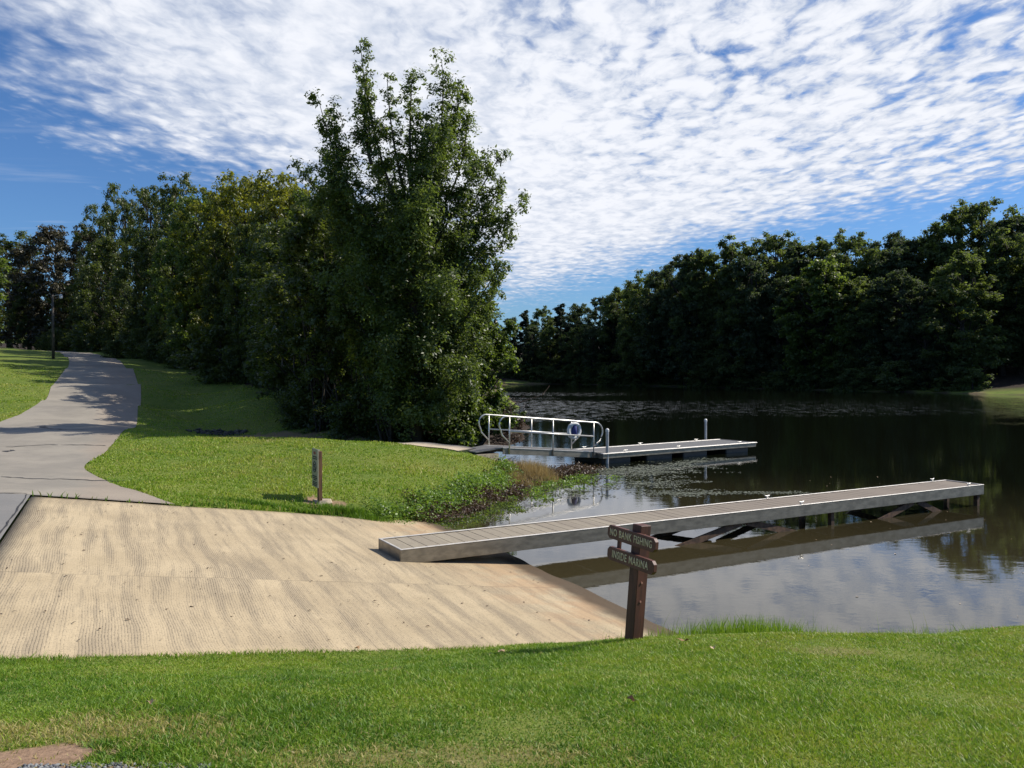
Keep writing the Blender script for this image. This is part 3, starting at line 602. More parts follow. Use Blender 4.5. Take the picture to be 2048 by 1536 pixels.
for kd, x, top, d, wd, lb in L1:
    topput(kd, x, top, d, wd, lb or 'dark tree inside the wood beside the road', 'tree', None if lb else GL)
lt = Kind(tree_proto('broadleaf_tree', 13, 4.0, .05, 42000, .11, M['fresh_leaf'], M['bark'], 61, ncl=150, cr=.21, low=True), 13)
topput(lt, -118, 400, 74, 1.0, 'green tree cut by the left edge of the view beyond the road', 'tree')
und = Kind(tree_proto('undergrowth_shrub', 4, 2.3, .02, 9000, .10, M['dark_leaf'], M['bark'], 62, ncl=45, cr=.36, low=True), 4)
edge = [(-3.5, 41.5), (-7, 43.5), (-10, 47.5), (-15, 56.5), (-21, 66), (-29, 78), (-37.5, 90.5), (-47, 104.5), (-60, 121), (-78, 138)]
for i, p in enumerate(along(edge, 2.8, 1.0, g)):
    und.put(p[0], p[1], 2.2 + 2.2 * g.random(), 1.1, 'shady shrub at the foot of the roadside wood', 'shrub', 'shrubs at the edge of the roadside wood', .25)
for i, p in enumerate(along([(-2.6, 40.6), (-5.5, 41.6), (-9, 43.0), (-11.5, 46.5)], 1.3, .1, g)):
    und.put(p[0], p[1], 1.5 + 1.3 * g.random(), 1.1, 'low shady shrub under the oak and its neighbours', 'shrub', 'low shrubs beneath the oak', .2)
for i, (px_, yy, E) in enumerate([(612, 45.5, 0), (642, 44, 0), (668, 45, 0), (700, 43, 0), (728, 44, 0), (565, 50, 0), (588, 48, 0)]):   # slim pale stems at the wood edge
    x = (px_ - 1024) / F * yy; z = float(H(x, yy)[0]); tb = MB(); a = g.normal() * .05
    r = empty('slim_tree', (x, yy, z))
    hh = 6 + 2 * g.random(); tb.tube([(0, 0, -.2), (a, .05, hh * .3), (a * 4, .1, hh * .6), (a * 3 - .2, 0, hh)], [.075, .065, .05, .02], 6)
    for k in range(3): zb = hh * (.45 + .15 * k); tb.tube([(a * 3, .1, zb), (a * 3 + g.normal() * .6, g.normal() * .4, zb + 1.3)], [.03, .01], 4)
    tb.build('trunk', M['pale_bark'], r, smooth=True)
    cs = np.array([(g.normal() * .6, g.normal() * .6, hh * (.6 + .12 * k)) for k in range(5)]); Pp, ov, idx = clumps(cs, np.full(5, .8), 1800, g)
    Vl, Fl = leaves(Pp, .09, g, .3, ov); np_mesh('crown', Vl, Fl, M['dark_leaf'], tint_of(idx, 5, 1800, g), r)
    tag(r, 'slim bare-stemmed young tree at the edge of the dark wood behind the lawn', 'tree', 'slim young trees at the wood edge')

# the big oak, limb by limb
g = np.random.default_rng(77)
OX, OY = -4.55, 38.8; OZ = float(H(OX, OY)[0])
oak = empty('oak_tree', (OX, OY, OZ)); tag(oak, 'tall oak with spiky upright tops towering over the lake shore', 'tree')
def op(px_, py_, dy=0.0):
    d = OY + dy; return Vector(((px_ - 1024) / F * d - OX, dy, CAMZ + (740 - py_) / F * d - OZ))
tb = MB(); cs = []; rs = []
tb.tube([op(832, 905), op(832, 800), op(830, 650), op(828, 520), op(826, 420), op(822, 330), op(820, 260)], [.34, .28, .23, .18, .13, .08, .04], 8)
def limb(p0, p1, p2, r0, rad0, rad1, nseg=11, start=.12):
    """curved limb with leafy clumps shrinking to the tip"""
    pts = []
    for k in range(nseg + 1):
        t = k / nseg; p = p0 * (1 - t) ** 2 + p1 * 2 * t * (1 - t) + p2 * t * t; pts.append(p)
        if t >= start:
            rr_ = (rad0 * (1 - t) + rad1 * t) * 1.12 + .08
            for _ in range(3): cs.append(tuple(p + Vector(g.normal(size=3)) * rr_ * .50)); rs.append(rr_ * (.45 + .45 * g.random()))
    tb.tube(pts, [r0 * (1 - .85 * k / nseg) for k in range(nseg + 1)], 5, False)
TIPS = [  # start px on trunk, bend, tip, depth offset, radii
    ((826, 470), (745, 330), (722, 88), 0.3, .85, .28), ((744, 330), (722, 260), (735, 150), .6, .5, .28), ((824, 440), (780, 290), (776, 160), -.4, .6, .16), ((822, 380), (818, 260), (826, 150), .5, .65, .25),
    ((825, 440), (900, 300), (884, 122), -.3, .95, .30), ((870, 330), (925, 270), (915, 175), .5, .65, .28), ((828, 500), (930, 380), (935, 250), .8, .8, .35), ((828, 560), (690, 420), (640, 205), -.3, .9, .32), ((700, 430), (676, 330), (664, 232), .4, .75, .28),
    ((828, 600), (700, 470), (596, 335), .2, .85, .35), ((828, 520), (720, 430), (655, 350), -.8, .8, .35), ((828, 640), (930, 430), (1004, 306), .3, .75, .30), ((828, 560), (930, 400), (945, 330), -.6, .8, .4), ((830, 700), (930, 520), (1042, 412), -.2, .8, .30),
    ((900, 540), (960, 440), (1000, 372), .7, .65, .3), ((830, 760), (930, 600), (1012, 470), .6, .8, .35), ((830, 760), (940, 640), (1000, 530), -.9, .8, .3), ((830, 820), (920, 700), (985, 590), .4, .8, .35),
    ((830, 560), (800, 420), (760, 330), 1.5, .9, .5), ((830, 520), (850, 400), (870, 280), -1.6, .9, .5), ((830, 620), (850, 470), (800, 400), 2.4, .9, .6), ((830, 620), (800, 500), (850, 400), -2.4, .9, .6), ((830, 700), (760, 560), (690, 480), 1.8, .95, .6), ((830, 720), (760, 600), (700, 530), -2.0, .95, .6),
    ((830, 740), (880, 600), (900, 500), 2.5, .95, .6), ((830, 740), (880, 640), (900, 560), -2.5, .95, .6), ((830, 800), (740, 680), (680, 600), .5, 1.0, .6), ((830, 820), (760, 740), (710, 690), 1.6, 1.0, .7), ((830, 840), (900, 760), (960, 680), 1.2, 1.0, .6), ((830, 850), (890, 780), (930, 730), -1.4, 1.0, .6), ((830, 850), (780, 780), (770, 700), -1.6, .9, .6), ((830, 600), (780, 520), (740, 440), -.2, .9, .5), ((830, 450), (850, 360), (860, 250), .3, .75, .35), ((828, 560), (720, 470), (670, 380), .4, .9, .5), ((828, 600), (960, 500), (975, 430), .2, .8, .4)]
for a, b_, c_, dy, q0, q1 in TIPS:
    limb(op(*a), op(*b_, dy * .6), op(*c_, dy), .09, q0, q1)
tb.build('trunk', M['bark'], oak, smooth=True)
cs = np.array(cs); rs = np.array(rs)
NLO = 200000
Pp, ov, idx = clumps(cs, rs, NLO, g, 1.0, 1.6)
ov[:, 2] += .2
Vl, Fl = leaves(Pp, .075, g, .2, ov, .42); np_mesh('crown', Vl, Fl, M['oak_leaf'], tint_of(idx, len(cs), NLO, g), oak)

# lower trees and bushes beneath the oak, by the water
def bush(name, spots, n_, ls, lm, label, cat, seed, stems=True, center=None, bark='bark'):
    g = np.random.default_rng(seed); cx, cy = center; cz = float(H(cx, cy)[0]); r = empty(name, (cx, cy, cz))
    cs = []; rs = []
    for (px_, py_, d, rad) in spots:
        p = Vector(((px_ - 1024) / F * d - cx, d - cy, CAMZ + (740 - py_) / F * d - cz))
        for _ in range(5): cs.append(tuple(p + Vector(g.normal(size=3)) * rad * .5)); rs.append(rad * (.4 + .35 * g.random()))
    tb = MB()
    for i in range(0, len(cs), 3):
        c_ = Vector(cs[i]); b0 = Vector((g.normal() * .25, g.normal() * .25, -.15)); md = b0.lerp(c_, .5) + Vector((0, 0, .35))
        tb.tube([b0, md, c_], [.06, .035, .008], 5, False)
    tb.build('trunk', M[bark], r, smooth=True)
    Pp, ov, idx = clumps(cs, rs, n_, g, .9); Vl, Fl = leaves(Pp, ls, g, .35, ov, .6)
    np_mesh('crown', Vl, Fl, lm, tint_of(idx, len(cs), n_, g), r)
    return tag(r, label, cat)
bush('sweetgum_tree', [(960, 610, 41, .9), (985, 650, 41, .8), (1000, 690, 41.5, .7), (930, 640, 41, 1.0), (900, 700, 41, 1.1), (960, 700, 40.5, 1.1), (990, 730, 41, .8), (930, 760, 41, 1.1), (975, 770, 41, .9), (890, 780, 42, 1.1), (955, 560, 42, .7), (985, 560, 42, .35)], 26000, .085, M['fresh_leaf'], 'bright green small tree leaning over the water right of the oak trunk', 'tree', 5, center=(-2.6, 41.5))
bush('waterside_shrub', [(900, 800, 39.6, .9), (940, 820, 39.4, .9), (975, 830, 39.6, .8), (1000, 800, 40, .55), (920, 860, 39, .8), (960, 865, 38.8, .7), (880, 850, 39, .8), (1000, 850, 39.4, .45), (1025, 838, 40.2, .35), (1042, 835, 40.4, .22)], 22000, .08, M['fresh_leaf'], 'dense green shrub on the bank behind the gangway', 'shrub', 6, center=(-1.9, 39.4))
bush('yellow_sapling', [(730, 690, 38.4, .5), (760, 705, 38.2, .5), (790, 715, 38, .4), (700, 680, 38.6, .4), (810, 740, 38.4, .4), (740, 730, 38.4, .5)], 5200, .085, M['yellow_leaf'], 'yellow-green sapling spray in front of the dark wood left of the oak trunk', 'tree', 8, center=(-5.8, 38.8))
bush('understory_tree', [(640, 600, 40, .9), (690, 640, 40, 1.0), (620, 680, 40.5, .9), (660, 720, 40.5, .9), (720, 600, 40, 1.0), (780, 640, 40, .9), (800, 780, 39.5, .8), (840, 820, 39.3, .8), (770, 820, 40, .8)], 17000, .09, M['dark_leaf'], 'dark leafy understory tree below the left limbs of the oak', 'tree', 9, center=(-7.6, 40.8))
bush('understory_tree', [(600, 480, 41, .9), (640, 440, 41, 1.0), (690, 470, 40.5, 1.0), (660, 540, 40.5, 1.0), (600, 560, 41, .9), (560, 600, 42, .9), (580, 660, 42, .9), (720, 540, 40.6, 1.0)], 17000, .09, M['dark_leaf'], 'dark green tree filling the gap between maples and oak', 'tree', 10, center=(-9.4, 42.2))
# brown dead brush hanging at the shore
r = empty('dead_brush', (-0.7, 40.6, float(H(-.7, 40.6)[0]))); g = np.random.default_rng(12); tb = MB()
for i in range(150):
    a = Vector((g.normal() * .4, g.normal() * .3, .4 + g.random() * 2.0)); b_ = a + Vector((.25 + abs(g.normal()) * .5, g.normal() * .4, g.normal() * .3 + .05)); c_ = b_ + Vector((abs(g.normal()) * .25, g.normal() * .25, g.normal() * .28))
    tb.tube([a, b_, c_], [.018, .010, .004], 4, False)
tb.build('branches', M['dead_twig'], r)
cs = np.array([(.3 + g.random() * .9, g.normal() * .3, .5 + g.random() * 1.6) for _ in range(24)]); Pp, ov, idx = clumps(cs, np.full(24, .22), 1100, g)
Vl, Fl = leaves(Pp, .05, g, .2, ov); np_mesh('dead_leaves', Vl, Fl, M['red_weed'], tint_of(idx, 24, 1100, g), r)
tag(r, 'brown leafless brush sticking out over the water beside the green shrub', 'brush')

# ------------------------------------------------------------------ grass
def blades(P, h, wd, rng, lean=.5, name='grass', m=None, tint=None):
    n = len(P); a = rng.random(n) * 2 * math.pi; dx = np.c_[np.cos(a), np.sin(a), np.zeros(n)] * wd[:, None]
    la = rng.random(n) * 2 * math.pi; lv = np.c_[np.cos(la), np.sin(la), np.zeros(n)] * (h * lean * rng.random(n))[:, None]
    V = np.empty((n, 5, 3)); up = np.zeros((n, 3)); up[:, 2] = h
    V[:, 0] = P - dx; V[:, 1] = P + dx; V[:, 2] = P + dx * .8 + up * .55 + lv * .35; V[:, 3] = P - dx * .8 + up * .55 + lv * .35; V[:, 4] = P + up + lv * 1.1
    b = np.arange(n)[:, None] * 5
    return np_mesh(name, V.reshape(-1, 3), [b + [0, 1, 2, 3], b + [3, 2, 4]], m, np.repeat(tint, 5))
def grass_mat(name, stops, tw=.3):
    m, n, b = mat(name, rough=0.5, spec=0.35)
    a = n.new('ShaderNodeAttribute', attribute_name='tint').outputs['Fac']
    c = n.ramp(a, stops); n.l.new(c, b.inputs['Base Color'])
    tr = n.new('ShaderNodeBsdfTranslucent', {0: n.mix(1.0, c, (1.5, 1.6, 1.0), 'MULTIPLY')})
    mx = n.new('ShaderNodeMixShader', {0: tw, 1: b.outputs[0], 2: tr.outputs[0]}); n.l.new(mx.outputs[0], m.node_tree.nodes['Material Output'].inputs[0])
    return m
M['grass'] = grass_mat('grass', [(0, (0.045, 0.11, 0.012)), (.35, (0.125, 0.235, 0.018)), (.62, (0.255, 0.345, 0.032)), (.8, (0.33, 0.34, 0.065)), (1, (0.42, 0.33, 0.16))])
def scatter(n, z0, z1, power, rng, xl=-.70, xr=.70, pad=.6):
    t = rng.random(n); e = 1 - power
    z = (z0 ** e + t * (z1 ** e - z0 ** e)) ** (1 / e)
    s = rng.random(n); x = (xl * z - pad) + s * ((xr - xl) * z + 2 * pad)
    return x, z
g = np.random.default_rng(21)
def lawn_pts(n, z0, z1, power, **k):
    x, y = scatter(n, z0, z1, power, g, **k)
    d, v = dv(x, y); e = .03 * wav(x * 9, y * 9)
    ramp_ = (d > -9) & (d < DT + .15) & (v > v0(d) + .03 + e * 2) & (v < V1 - .02 + e)
    ok = ~ramp_ & ~inpoly(x + e, y + e, road_poly); x = x[ok]; y = y[ok]
    z = H(x, y); f, s, t = covers(x, y, z)
    ok = (z > .05) & (g.random(len(x)) > np.maximum(f, np.where(y < 5, s ** 2.2 * .97, s * 1.05))) & (g.random(len(x)) > t * .45)
    return x[ok], y[ok], z[ok], t[ok]
# near lawn; power: distribution of distance
x, y, z, t = lawn_pts(640000, 2.6, 12.5, .55)
hgt = (.012 + .018 * g.random(len(x))) * (1 + .35 * wav(x * 1.5, y * 1.5)) * (1 + .02 * y)
# thicker tufts, longer along the edges
d, v = dv(x, y); ed = np.clip(1 - np.abs(v - v0(d)) / .25, 0, 1) * (d > 0) * (d < DT); hgt *= 1 + .5 * ed
ti = .42 + .13 * wav(x * .8, y * .8) + .10 * wav(x * 7, y * 7) + .34 * (g.random(len(x)) - .5) + .15 * _ss((x + 2.5) / 5) - .14 * _ss((-x + .5) / 2.5) * _ss((6.5 - y) / 2)
sl2 = covers(x, y, z)[1]; dry = g.random(len(x)) < (.05 + .75 * np.maximum(t, sl2)); ti = np.where(dry, .82 + .18 * g.random(len(x)), ti); ti = np.clip(ti, 0, 1)
o = blades(np.c_[x, y, z - .006], hgt, (.0018 + .0013 * g.random(len(x))) * (1 + .07 * y), g, 1.45, 'grass', M['grass'], ti); tag(o, 'mown lawn in the foreground around the brown sign', 'grass', kind='stuff')
# lawn tongue and verges
x, y, z, t = lawn_pts(300000, 17, 75, 1.5)
hgt = (.035 + .045 * g.random(len(x))) * (1 + .35 * wav(x * .9, y * .9))
d, v = dv(x, y); hgt *= 1 + 1.0 * np.clip(1 - (v - V1) / .35, 0, 1) * (v > V1) * (v < V1 + 1)
ti = .64 + .10 * wav(x * .5, y * .5) + .09 * wav(x * 2.2, y * 2.2) + .26 * (g.random(len(x)) - .5) - .25 * np.clip(1 - (v - V1) / 1.2, 0, 1) * (v > V1); dry = g.random(len(x)) < .09 + .06 * wav(x * .9, y * .9) + .5 * t; ti = np.where(dry, .85, ti)
o = blades(np.c_[x, y, z - .01], hgt, .004 + .0005 * y, g, .8, 'grass', M['grass'], np.clip(ti, 0, 1)); tag(o, 'short lawn between the boat ramp, the road and the dark wood', 'grass', kind='stuff')
def tuft(name, cx, cy, rx, ry, n_, h0, h1, wd, m, label, seed, t0=.3, t1=.8, lean=.7, cat='grass'):
    g = np.random.default_rng(seed); x = cx + g.normal(size=n_) * rx; y = cy + g.normal(size=n_) * ry; z = np.maximum(H(x, y), -.05)
    q = np.exp(-(((x - cx) / rx) ** 2 + ((y - cy) / ry) ** 2) / 4)
    o = blades(np.c_[x, y, z - .01], (h0 + (h1 - h0) * g.random(n_)) * (.4 + .6 * q), np.full(n_, wd), g, lean, name, m, t0 + (t1 - t0) * g.random(n_))
    return tag(o, label, cat, kind='stuff')
tuft('grass_tuft', -3.95, 20.72, .55, .14, 2600, .14, .34, .008, M['grass'], 'long green grass tuft at the ramp edge beside the small sign', 1, .15, .5)
tuft('grass_tuft', -5.6, 20.25, 1.0, .10, 1800, .07, .16, .008, M['grass'], 'fringe of uncut grass along the far edge of the ramp', 2, .1, .45)
tuft('tall_grass', 2.95, 10.15, .55, .22, 2600, .16, .42, .004, M['grass'], 'tall uncut grass with seed stalks on the bank right of the brown sign', 3, .35, .62, .5)
tuft('tall_grass', 4.9, 10.2, .85, .18, 1300, .10, .30, .004, M['grass'], 'sparse tall grass along the bank crest toward the right', 4, .35, .7, .7)
tuft('tall_grass', 1.7, 10.6, .5, .2, 900, .08, .24, .004, M['grass'], 'short weeds at the lower corner of the ramp behind the brown sign', 5, .3, .6, .6)
tuft('dry_grass', .85, 30.3, .36, .55, 2600, .35, .85, .008, M['dry_stem'], 'clump of tall straw-coloured dry grass on the point of the lawn', 6, 0, 1, .4)
tuft('dry_grass', .2, 28.7, .3, .5, 1200, .2, .5, .008, M['dry_stem'], 'lower dry brown grass beside the tall dry clump', 7, 0, .5, .6)
tuft('seed_stalks', 4.0, 10.25, 1.6, .12, 46, .35, .60, .0025, M['grass'], 'thin seed stalks standing above the bank grass', 8, .4, .8, .6)

# leafy weeds on the cove bank and in the shallows
def weeds(name, pts, n_, rad, ls, hh, m, label, seed, up=.6):
    g = np.random.default_rng(seed); c = spline([p[:2] for p in pts], 10); c = c[g.integers(0, len(c), n_ // 40)]
    c = c + g.normal(size=c.shape) * rad; hc = hh * (.35 + .8 * g.random(len(c)))
    idx = g.integers(0, len(c), n_); xyp = c[idx] + g.normal(size=(n_, 2)) * .13; z = np.maximum(H(xyp[:, 0], xyp[:, 1]), 0) + hc[idx] * g.random(n_) ** .6
    Vl, Fl = leaves(np.c_[xyp, z], ls, g, up, None, .65)
    return tag(np_mesh(name, Vl, Fl, m, tint_of(idx, len(c), n_, g)), label, 'weeds', kind='stuff')
bank = [(-3.4, 21.0), (-2.5, 22.0), (-1.75, 23.6), (-1.3, 25.0), (-.8, 26.6), (-.35, 28.2), (-.1, 29.6)]
weeds('weeds', bank, 12000, .20, .034, .34, M['weed_leaf'], 'bright green leafy weeds along the top of the cove bank', 3)
bank2 = [(-2.4, 21.7), (-1.55, 23.0), (-.9, 24.8), (-.35, 26.4), (.05, 28.0), (.5, 30), (1.1, 31.0)]
weeds('weeds', bank2, 12000, .32, .03, .20, M['red_weed'], 'reddish brown weeds at the foot of the cove bank', 4)
weeds('weeds', [(-2.6, 21.1), (-1.6, 21.9), (-.8, 23.2), (-.2, 24.6)], 4600, .36, .026, .06, M['fresh_leaf'], 'low green weeds growing in the shallow water off the bank', 5)
weeds('weeds', [(.2, 26), (1.0, 27.5), (2.0, 29.5), (2.8, 30.8)], 2300, .60, .032, .16, M['weed_leaf'], 'green water weeds standing in the cove below the gangway', 6)
weeds('weeds', [(1.2, 30.6), (2.0, 31.4), (2.9, 32.2)], 4600, .42, .033, .34, M['red_weed'], 'dark red water weeds beside the dry grass clump', 7)
# floating mats
g = np.random.default_rng(9)
pc = []
for (a, b_, wd, k) in (((1.0, 32.6), (5.5, 33.2), .7, 130), ((4.2, 31.4), (7.6, 35.2), .8, 150), ((3.6, 28.2), (6.2, 30.0), .55, 60), ((4.6, 26.6), (6.2, 27.2), .35, 40), ((5.4, 26.8), (9.6, 27.0), .12, 40), ((6.6, 35.0), (9.6, 37.4), .3, 40), ((1.6, 26.2), (3.2, 28.6), .5, 26)):
    a = np.array(a); b_ = np.array(b_); tq = g.random((k, 1)); pc.append(a + (b_ - a) * tq + g.normal(size=(k, 2)) * wd)
pc = np.vstack(pc); idx = g.integers(0, len(pc), 9000); q = pc[idx] + g.normal(size=(9000, 2)) * [.22, .12]
q = q[H(q[:, 0], q[:, 1]) < -.03]; nq = len(q); nrm = g.normal(size=(nq, 3)) * .18
Vl, Fl = leaves(np.c_[q, np.full(nq, .008)], .042, g, 12, None, .75)
tag(np_mesh('floating_weeds', Vl, Fl, M['pad_leaf'], np.repeat(g.random(nq), 4)), 'patches of floating weed on the dark water by the dock', 'weeds', kind='stuff')

# stones
def stones(name, cx, cy, rx, ry, n_, s0, m, label, seed, flat=.6):
    g = np.random.default_rng(seed); V = []; Fc = []
    oc = np.array([(1, 0, 0), (-1, 0, 0), (0, 1, 0), (0, -1, 0), (0, 0, 1), (0, 0, -1)], float); of = np.array([(0, 2, 4), (2, 1, 4), (1, 3, 4), (3, 0, 4), (2, 0, 5), (1, 2, 5), (3, 1, 5), (0, 3, 5)])
    x = cx + g.uniform(-1, 1, n_) * rx; y = cy + g.uniform(-1, 1, n_) * ry; z = H(x, y)
    for i in range(n_):
        s = s0 * (.4 + g.random()); R = np.linalg.qr(g.normal(size=(3, 3)))[0]; v = oc * (1 + .35 * g.normal(size=(6, 1))) @ R; v[:, 2] *= flat
        V.append(v * s + [x[i], y[i], z[i] + s * .2]); Fc.append(of + 6 * i)
    return tag(np_mesh(name, np.vstack(V), np.vstack(Fc), m), label, 'stones', kind='stuff')
stones('gravel', -1.72, 3.42, .42, .17, 1500, .011, M['gravel'], 'grey gravel patch at the bottom left corner', 3)
stones('riprap', -15.2, 42.6, 1.4, .9, 150, .12, M['rock'], 'grey rip-rap stones in the shaded ditch behind the lawn', 4)
g = np.random.default_rng(31)
nb = 260; q = B0 + U * g.uniform(.6, 9.2, nb)[:, None] + V_ * g.uniform(-5.3, 5.0, nb)[:, None]; d_, v_ = dv(q[:, 0], q[:, 1])
Vl, Fl = leaves(np.c_[q, SL * d_ + .012], .020, g, 6, None, .5, .5)
tag(np_mesh('leaf_litter', Vl, Fl, M['red_weed'], np.repeat(g.random(nb), 4)), 'bits of dead leaf strewn over the concrete ramp', 'leaves', kind='stuff')
nb = 45; q = np.c_[g.uniform(2.5, 14, nb), g.uniform(13, 32, nb)]; q = q[H(q[:, 0], q[:, 1]) < -.1]
Vl, Fl = leaves(np.c_[q, np.full(len(q), .008)], .022, g, 14, None, .5, .4)
tag(np_mesh('floating_bits', Vl, Fl, M['pale_leaf'], np.repeat(g.random(len(q)), 4)), 'few pale leaf bits floating on the open water near the pier', 'leaves', kind='stuff')
# single dead leaves on the grass and ramp
LG = 'dead leaves lying about'
for i, (px_, py_, E, s, mm_, lb) in enumerate([(294, 1412, 1.9, .02, 'pale_leaf', 'pale dead leaf on the foreground grass at lower left'), (712, 1301, 1.0, .045, 'dead_leaf', 'brown dead leaf where grass meets ramp, left of centre'), (1370, 1286, 1.1, .05, 'dead_leaf', 'curled brown leaf on grass just right of the brown sign'), (1430, 1300, 1.15, .035, 'pale_leaf', 'pale dead leaf on grass right of the brown sign'),
        (1264, 1406, 1.75, .03, 'dead_leaf', 'brown dead leaf on the lawn below the brown sign'), (1003, 1308, 1.1, .04, 'pale_leaf', 'small pale leaf at the lawn edge left of the brown sign'), (1995, 1262, 1.05, .05, 'dead_leaf', 'brown leaf near the bank crest at far right')]):
    p = at(px_, py_, E)
    for _ in range(8):
        E = float(H(p[0], p[1])[0]); p = at(px_, py_, E + .03)
    b_ = MB(); k = 7
    ring1 = [(s * (1 + .35 * math.sin(3 * a + i)) * math.cos(a), s * .6 * (1 + .3 * math.cos(2 * a)) * math.sin(a), .015 * math.sin(2 * a + i) + .02) for a in [2 * math.pi * j / k for j in range(k)]]
    b_.add([(0, 0, .012)] + ring1, [(0, j + 1, (j + 1) % k + 1) for j in range(k)]); b_.tube([(s * .9, 0, .02), (s * 1.5, .01, .03)], .0015, 4)
    o = b_.build('dead_leaf', M[mm_], loc=(p[0], p[1], E + .028)); o.rotation_euler = (.2, .15, i * 1.3); tag(o, lb, 'leaf', LG)

# ------------------------------------------------------------------ pier
PA = math.atan2(.486, .874); PL = 18.3; PW = 1.2; PT = .62; PB = .34
pier = empty('fixed_pier', (-2.09, 15.5, 0), PA); tag(pier, 'long narrow aluminium boarding pier running from the ramp into the lake', 'pier')
m, n, b = mat('pier planks', rough=.8)
co = n.new('ShaderNodeTexCoord').outputs['Object']; sx = n.new('ShaderNodeSeparateXYZ', {0: co})
pl = n.new('ShaderNodeTexWhiteNoise', {'W': n.math('FLOOR', n.math('DIVIDE', sx.outputs[0], .27))}, noise_dimensions='1D').outputs[0]
fn = n.noise(n.new('ShaderNodeMapping', {'Vector': co, 'Scale': (1, .12, 1)}).outputs[0], 45, 4, .6)
c = n.mix(n.sstep(n.math('ADD', sx.outputs[0], n.math('MULTIPLY', pl, 2.5)), 2, 12), (0.36, 0.31, 0.225), (0.22, 0.178, 0.138))
c = n.mix(n.math('MULTIPLY', pl, .35), c, (0.24, 0.20, 0.155)); c = n.mix(n.math('MULTIPLY', n.sstep(fn, .4, .7), .4), c, (0.20, 0.165, 0.13))
n.l.new(c, b.inputs['Base Color']); n.l.new(n.bump(fn, .3, .004), b.inputs['Normal'])
mb = MB(); npk = 67
for i in range(npk):
    x0 = .06 + i * (PL - .12) / npk; mb.box(x0 + .008, x0 + (PL - .12) / npk - .008, .055, PW - .055, PT - .045, PT - .010 + .002 * math.sin(i * 7.3))
mb.build('deck', m, pier)
def beam(x0, x1, y0, y1, nm='side_beam'):
    mb = MB(); mb.box(x0, x1, y0, y1, PB, PT); o = mb.build(nm, M['alu'], pier, bevel=.004)
    mb = MB(); mb.box(x0 + .002, x1 - .002, y0 - .006, y1 + .006, PT + .001, PT + .013); mb.build('edge_trim', M['alu_edge'], o, bevel=.003)
beam(0, PL, 0, .05); beam(0, PL, PW - .05, PW); beam(.003, .05, .052, PW - .052, 'end_plate'); beam(PL - .05, PL - .003, .052, PW - .052, 'end_plate')
mb = MB()
for k in range(1, 12): mb.box(k * 1.55 - .03, k * 1.55 + .03, .052, PW - .052, PB + .06, PB + .16)
mb.build('cross_members', M['alu'], pier)
for t in (11.9, 18.15):
    for yy in (.07, PW - .19):
        mb = MB(); mb.box(t - .06, t + .06, yy, yy + .12, -1.6, PB + .02); o = mb.build('support_post', M['rust'], pier, bevel=.006)
for ap, f0, f1 in ((8.8, 7.05, 10.25), (15.25, 13.95, 16.2)):
    for yy in (.055, PW - .115):
        for f in (f0, f1):
            k = 1 if f > ap else -1; a = Vector((ap + .1 * k, 0, PB)); b_ = Vector((f, 0, 0)); dr = (b_ - a); e = b_ + dr * 1.2; nrm = Vector((-dr.z, 0, dr.x)).normalized() * .075
            mb = MB(); vs_ = []
            for y_ in (yy, yy + .05): vs_ += [a + nrm + Vector((0, y_, 0)), e + nrm + Vector((0, y_, 0)), e - nrm + Vector((0, y_, 0)), a - nrm + Vector((0, y_, 0))]
            mb.add(vs_, [(0, 1, 2, 3), (7, 6, 5, 4), (0, 4, 5, 1), (1, 5, 6, 2), (2, 6, 7, 3), (3, 7, 4, 0)]); mb.build('brace', M['rust'], pier)
def cleat(parent, x, y, z, L=.13):
    mb = MB(); mb.box(x - .05, x + .05, y - .025, y + .025, z, z + .012); mb.tube([(x - .03, y, z + .01), (x - .03, y, z + .055)], .012, 6); mb.tube([(x + .03, y, z + .01), (x + .03, y, z + .055)], .012, 6)
    mb.tube([(x - L, y, z + .085), (x - L * .6, y, z + .066), (x, y, z + .06), (x + L * .6, y, z + .066), (x + L, y, z + .085)], [.008, .014, .016, .014, .008], 6)
    mb.build('cleat', M['alu_tube'], parent, smooth=True)
for t in (10.7, 17.6):
    cleat(pier, t, .03, PT + .014, .10); cleat(pier, t, PW - .03, PT + .014, .10)

# ------------------------------------------------------------------ floating dock
DA = math.atan2(.567, .824); DL, DW, DZ = 9.85, 2.35, .45
dock = empty('floating_dock', (3.86, 35.1, 0), DA); tag(dock, 'low grey floating dock at the end of the gangway', 'dock')
mb = MB(); mb.box(.06, DL - .06, .17, DW - .12, DZ - .05, DZ - .012); mb.build('deck', M['deck_grey'], dock)
mb = MB(); mb.box(0, DL, 0, .06, .24, DZ - .03); mb.box(0, DL, DW - .06, DW, .24, DZ - .03); mb.box(0, .058, .062, DW - .062, .24, DZ - .03); mb.box(DL - .058, DL, .062, DW - .062, .24, DZ - .03)
mb.build('frame', M['alu'], dock)
mb = MB(); mb.box(-.03, DL + .05, -.05, .165, DZ - .028, DZ + .012); mb.build('near_edge_cap', M['alu_edge'], dock, bevel=.01)
mb = MB(); mb.box(-.03, DL + .02, DW - .115, DW + .03, DZ - .028, DZ + .006); mb.build('far_edge_cap', M['alu_edge'], dock, bevel=.01)
for a_, b_ in ((-.03, .057), (DL - .057, DL + .03)): mb = MB(); mb.box(a_, b_, .167, DW - .117, DZ - .028, DZ + .004); mb.build('end_cap', M['deck_grey'], dock)
for x0 in (.15, 2.7, 5.0, 7.9):
    mb = MB(); mb.box(x0, x0 + 1.6, .18, DW - .2, -.25, .235); mb.build('float', M['float'], dock, bevel=.04)
for x_ in (1.35, 4.6, 8.75): cleat(dock, x_, .10, DZ + .013, .16)
for x_ in (.85, 4.3, 8.1): cleat(dock, x_, DW - .05, DZ + .008, .16)
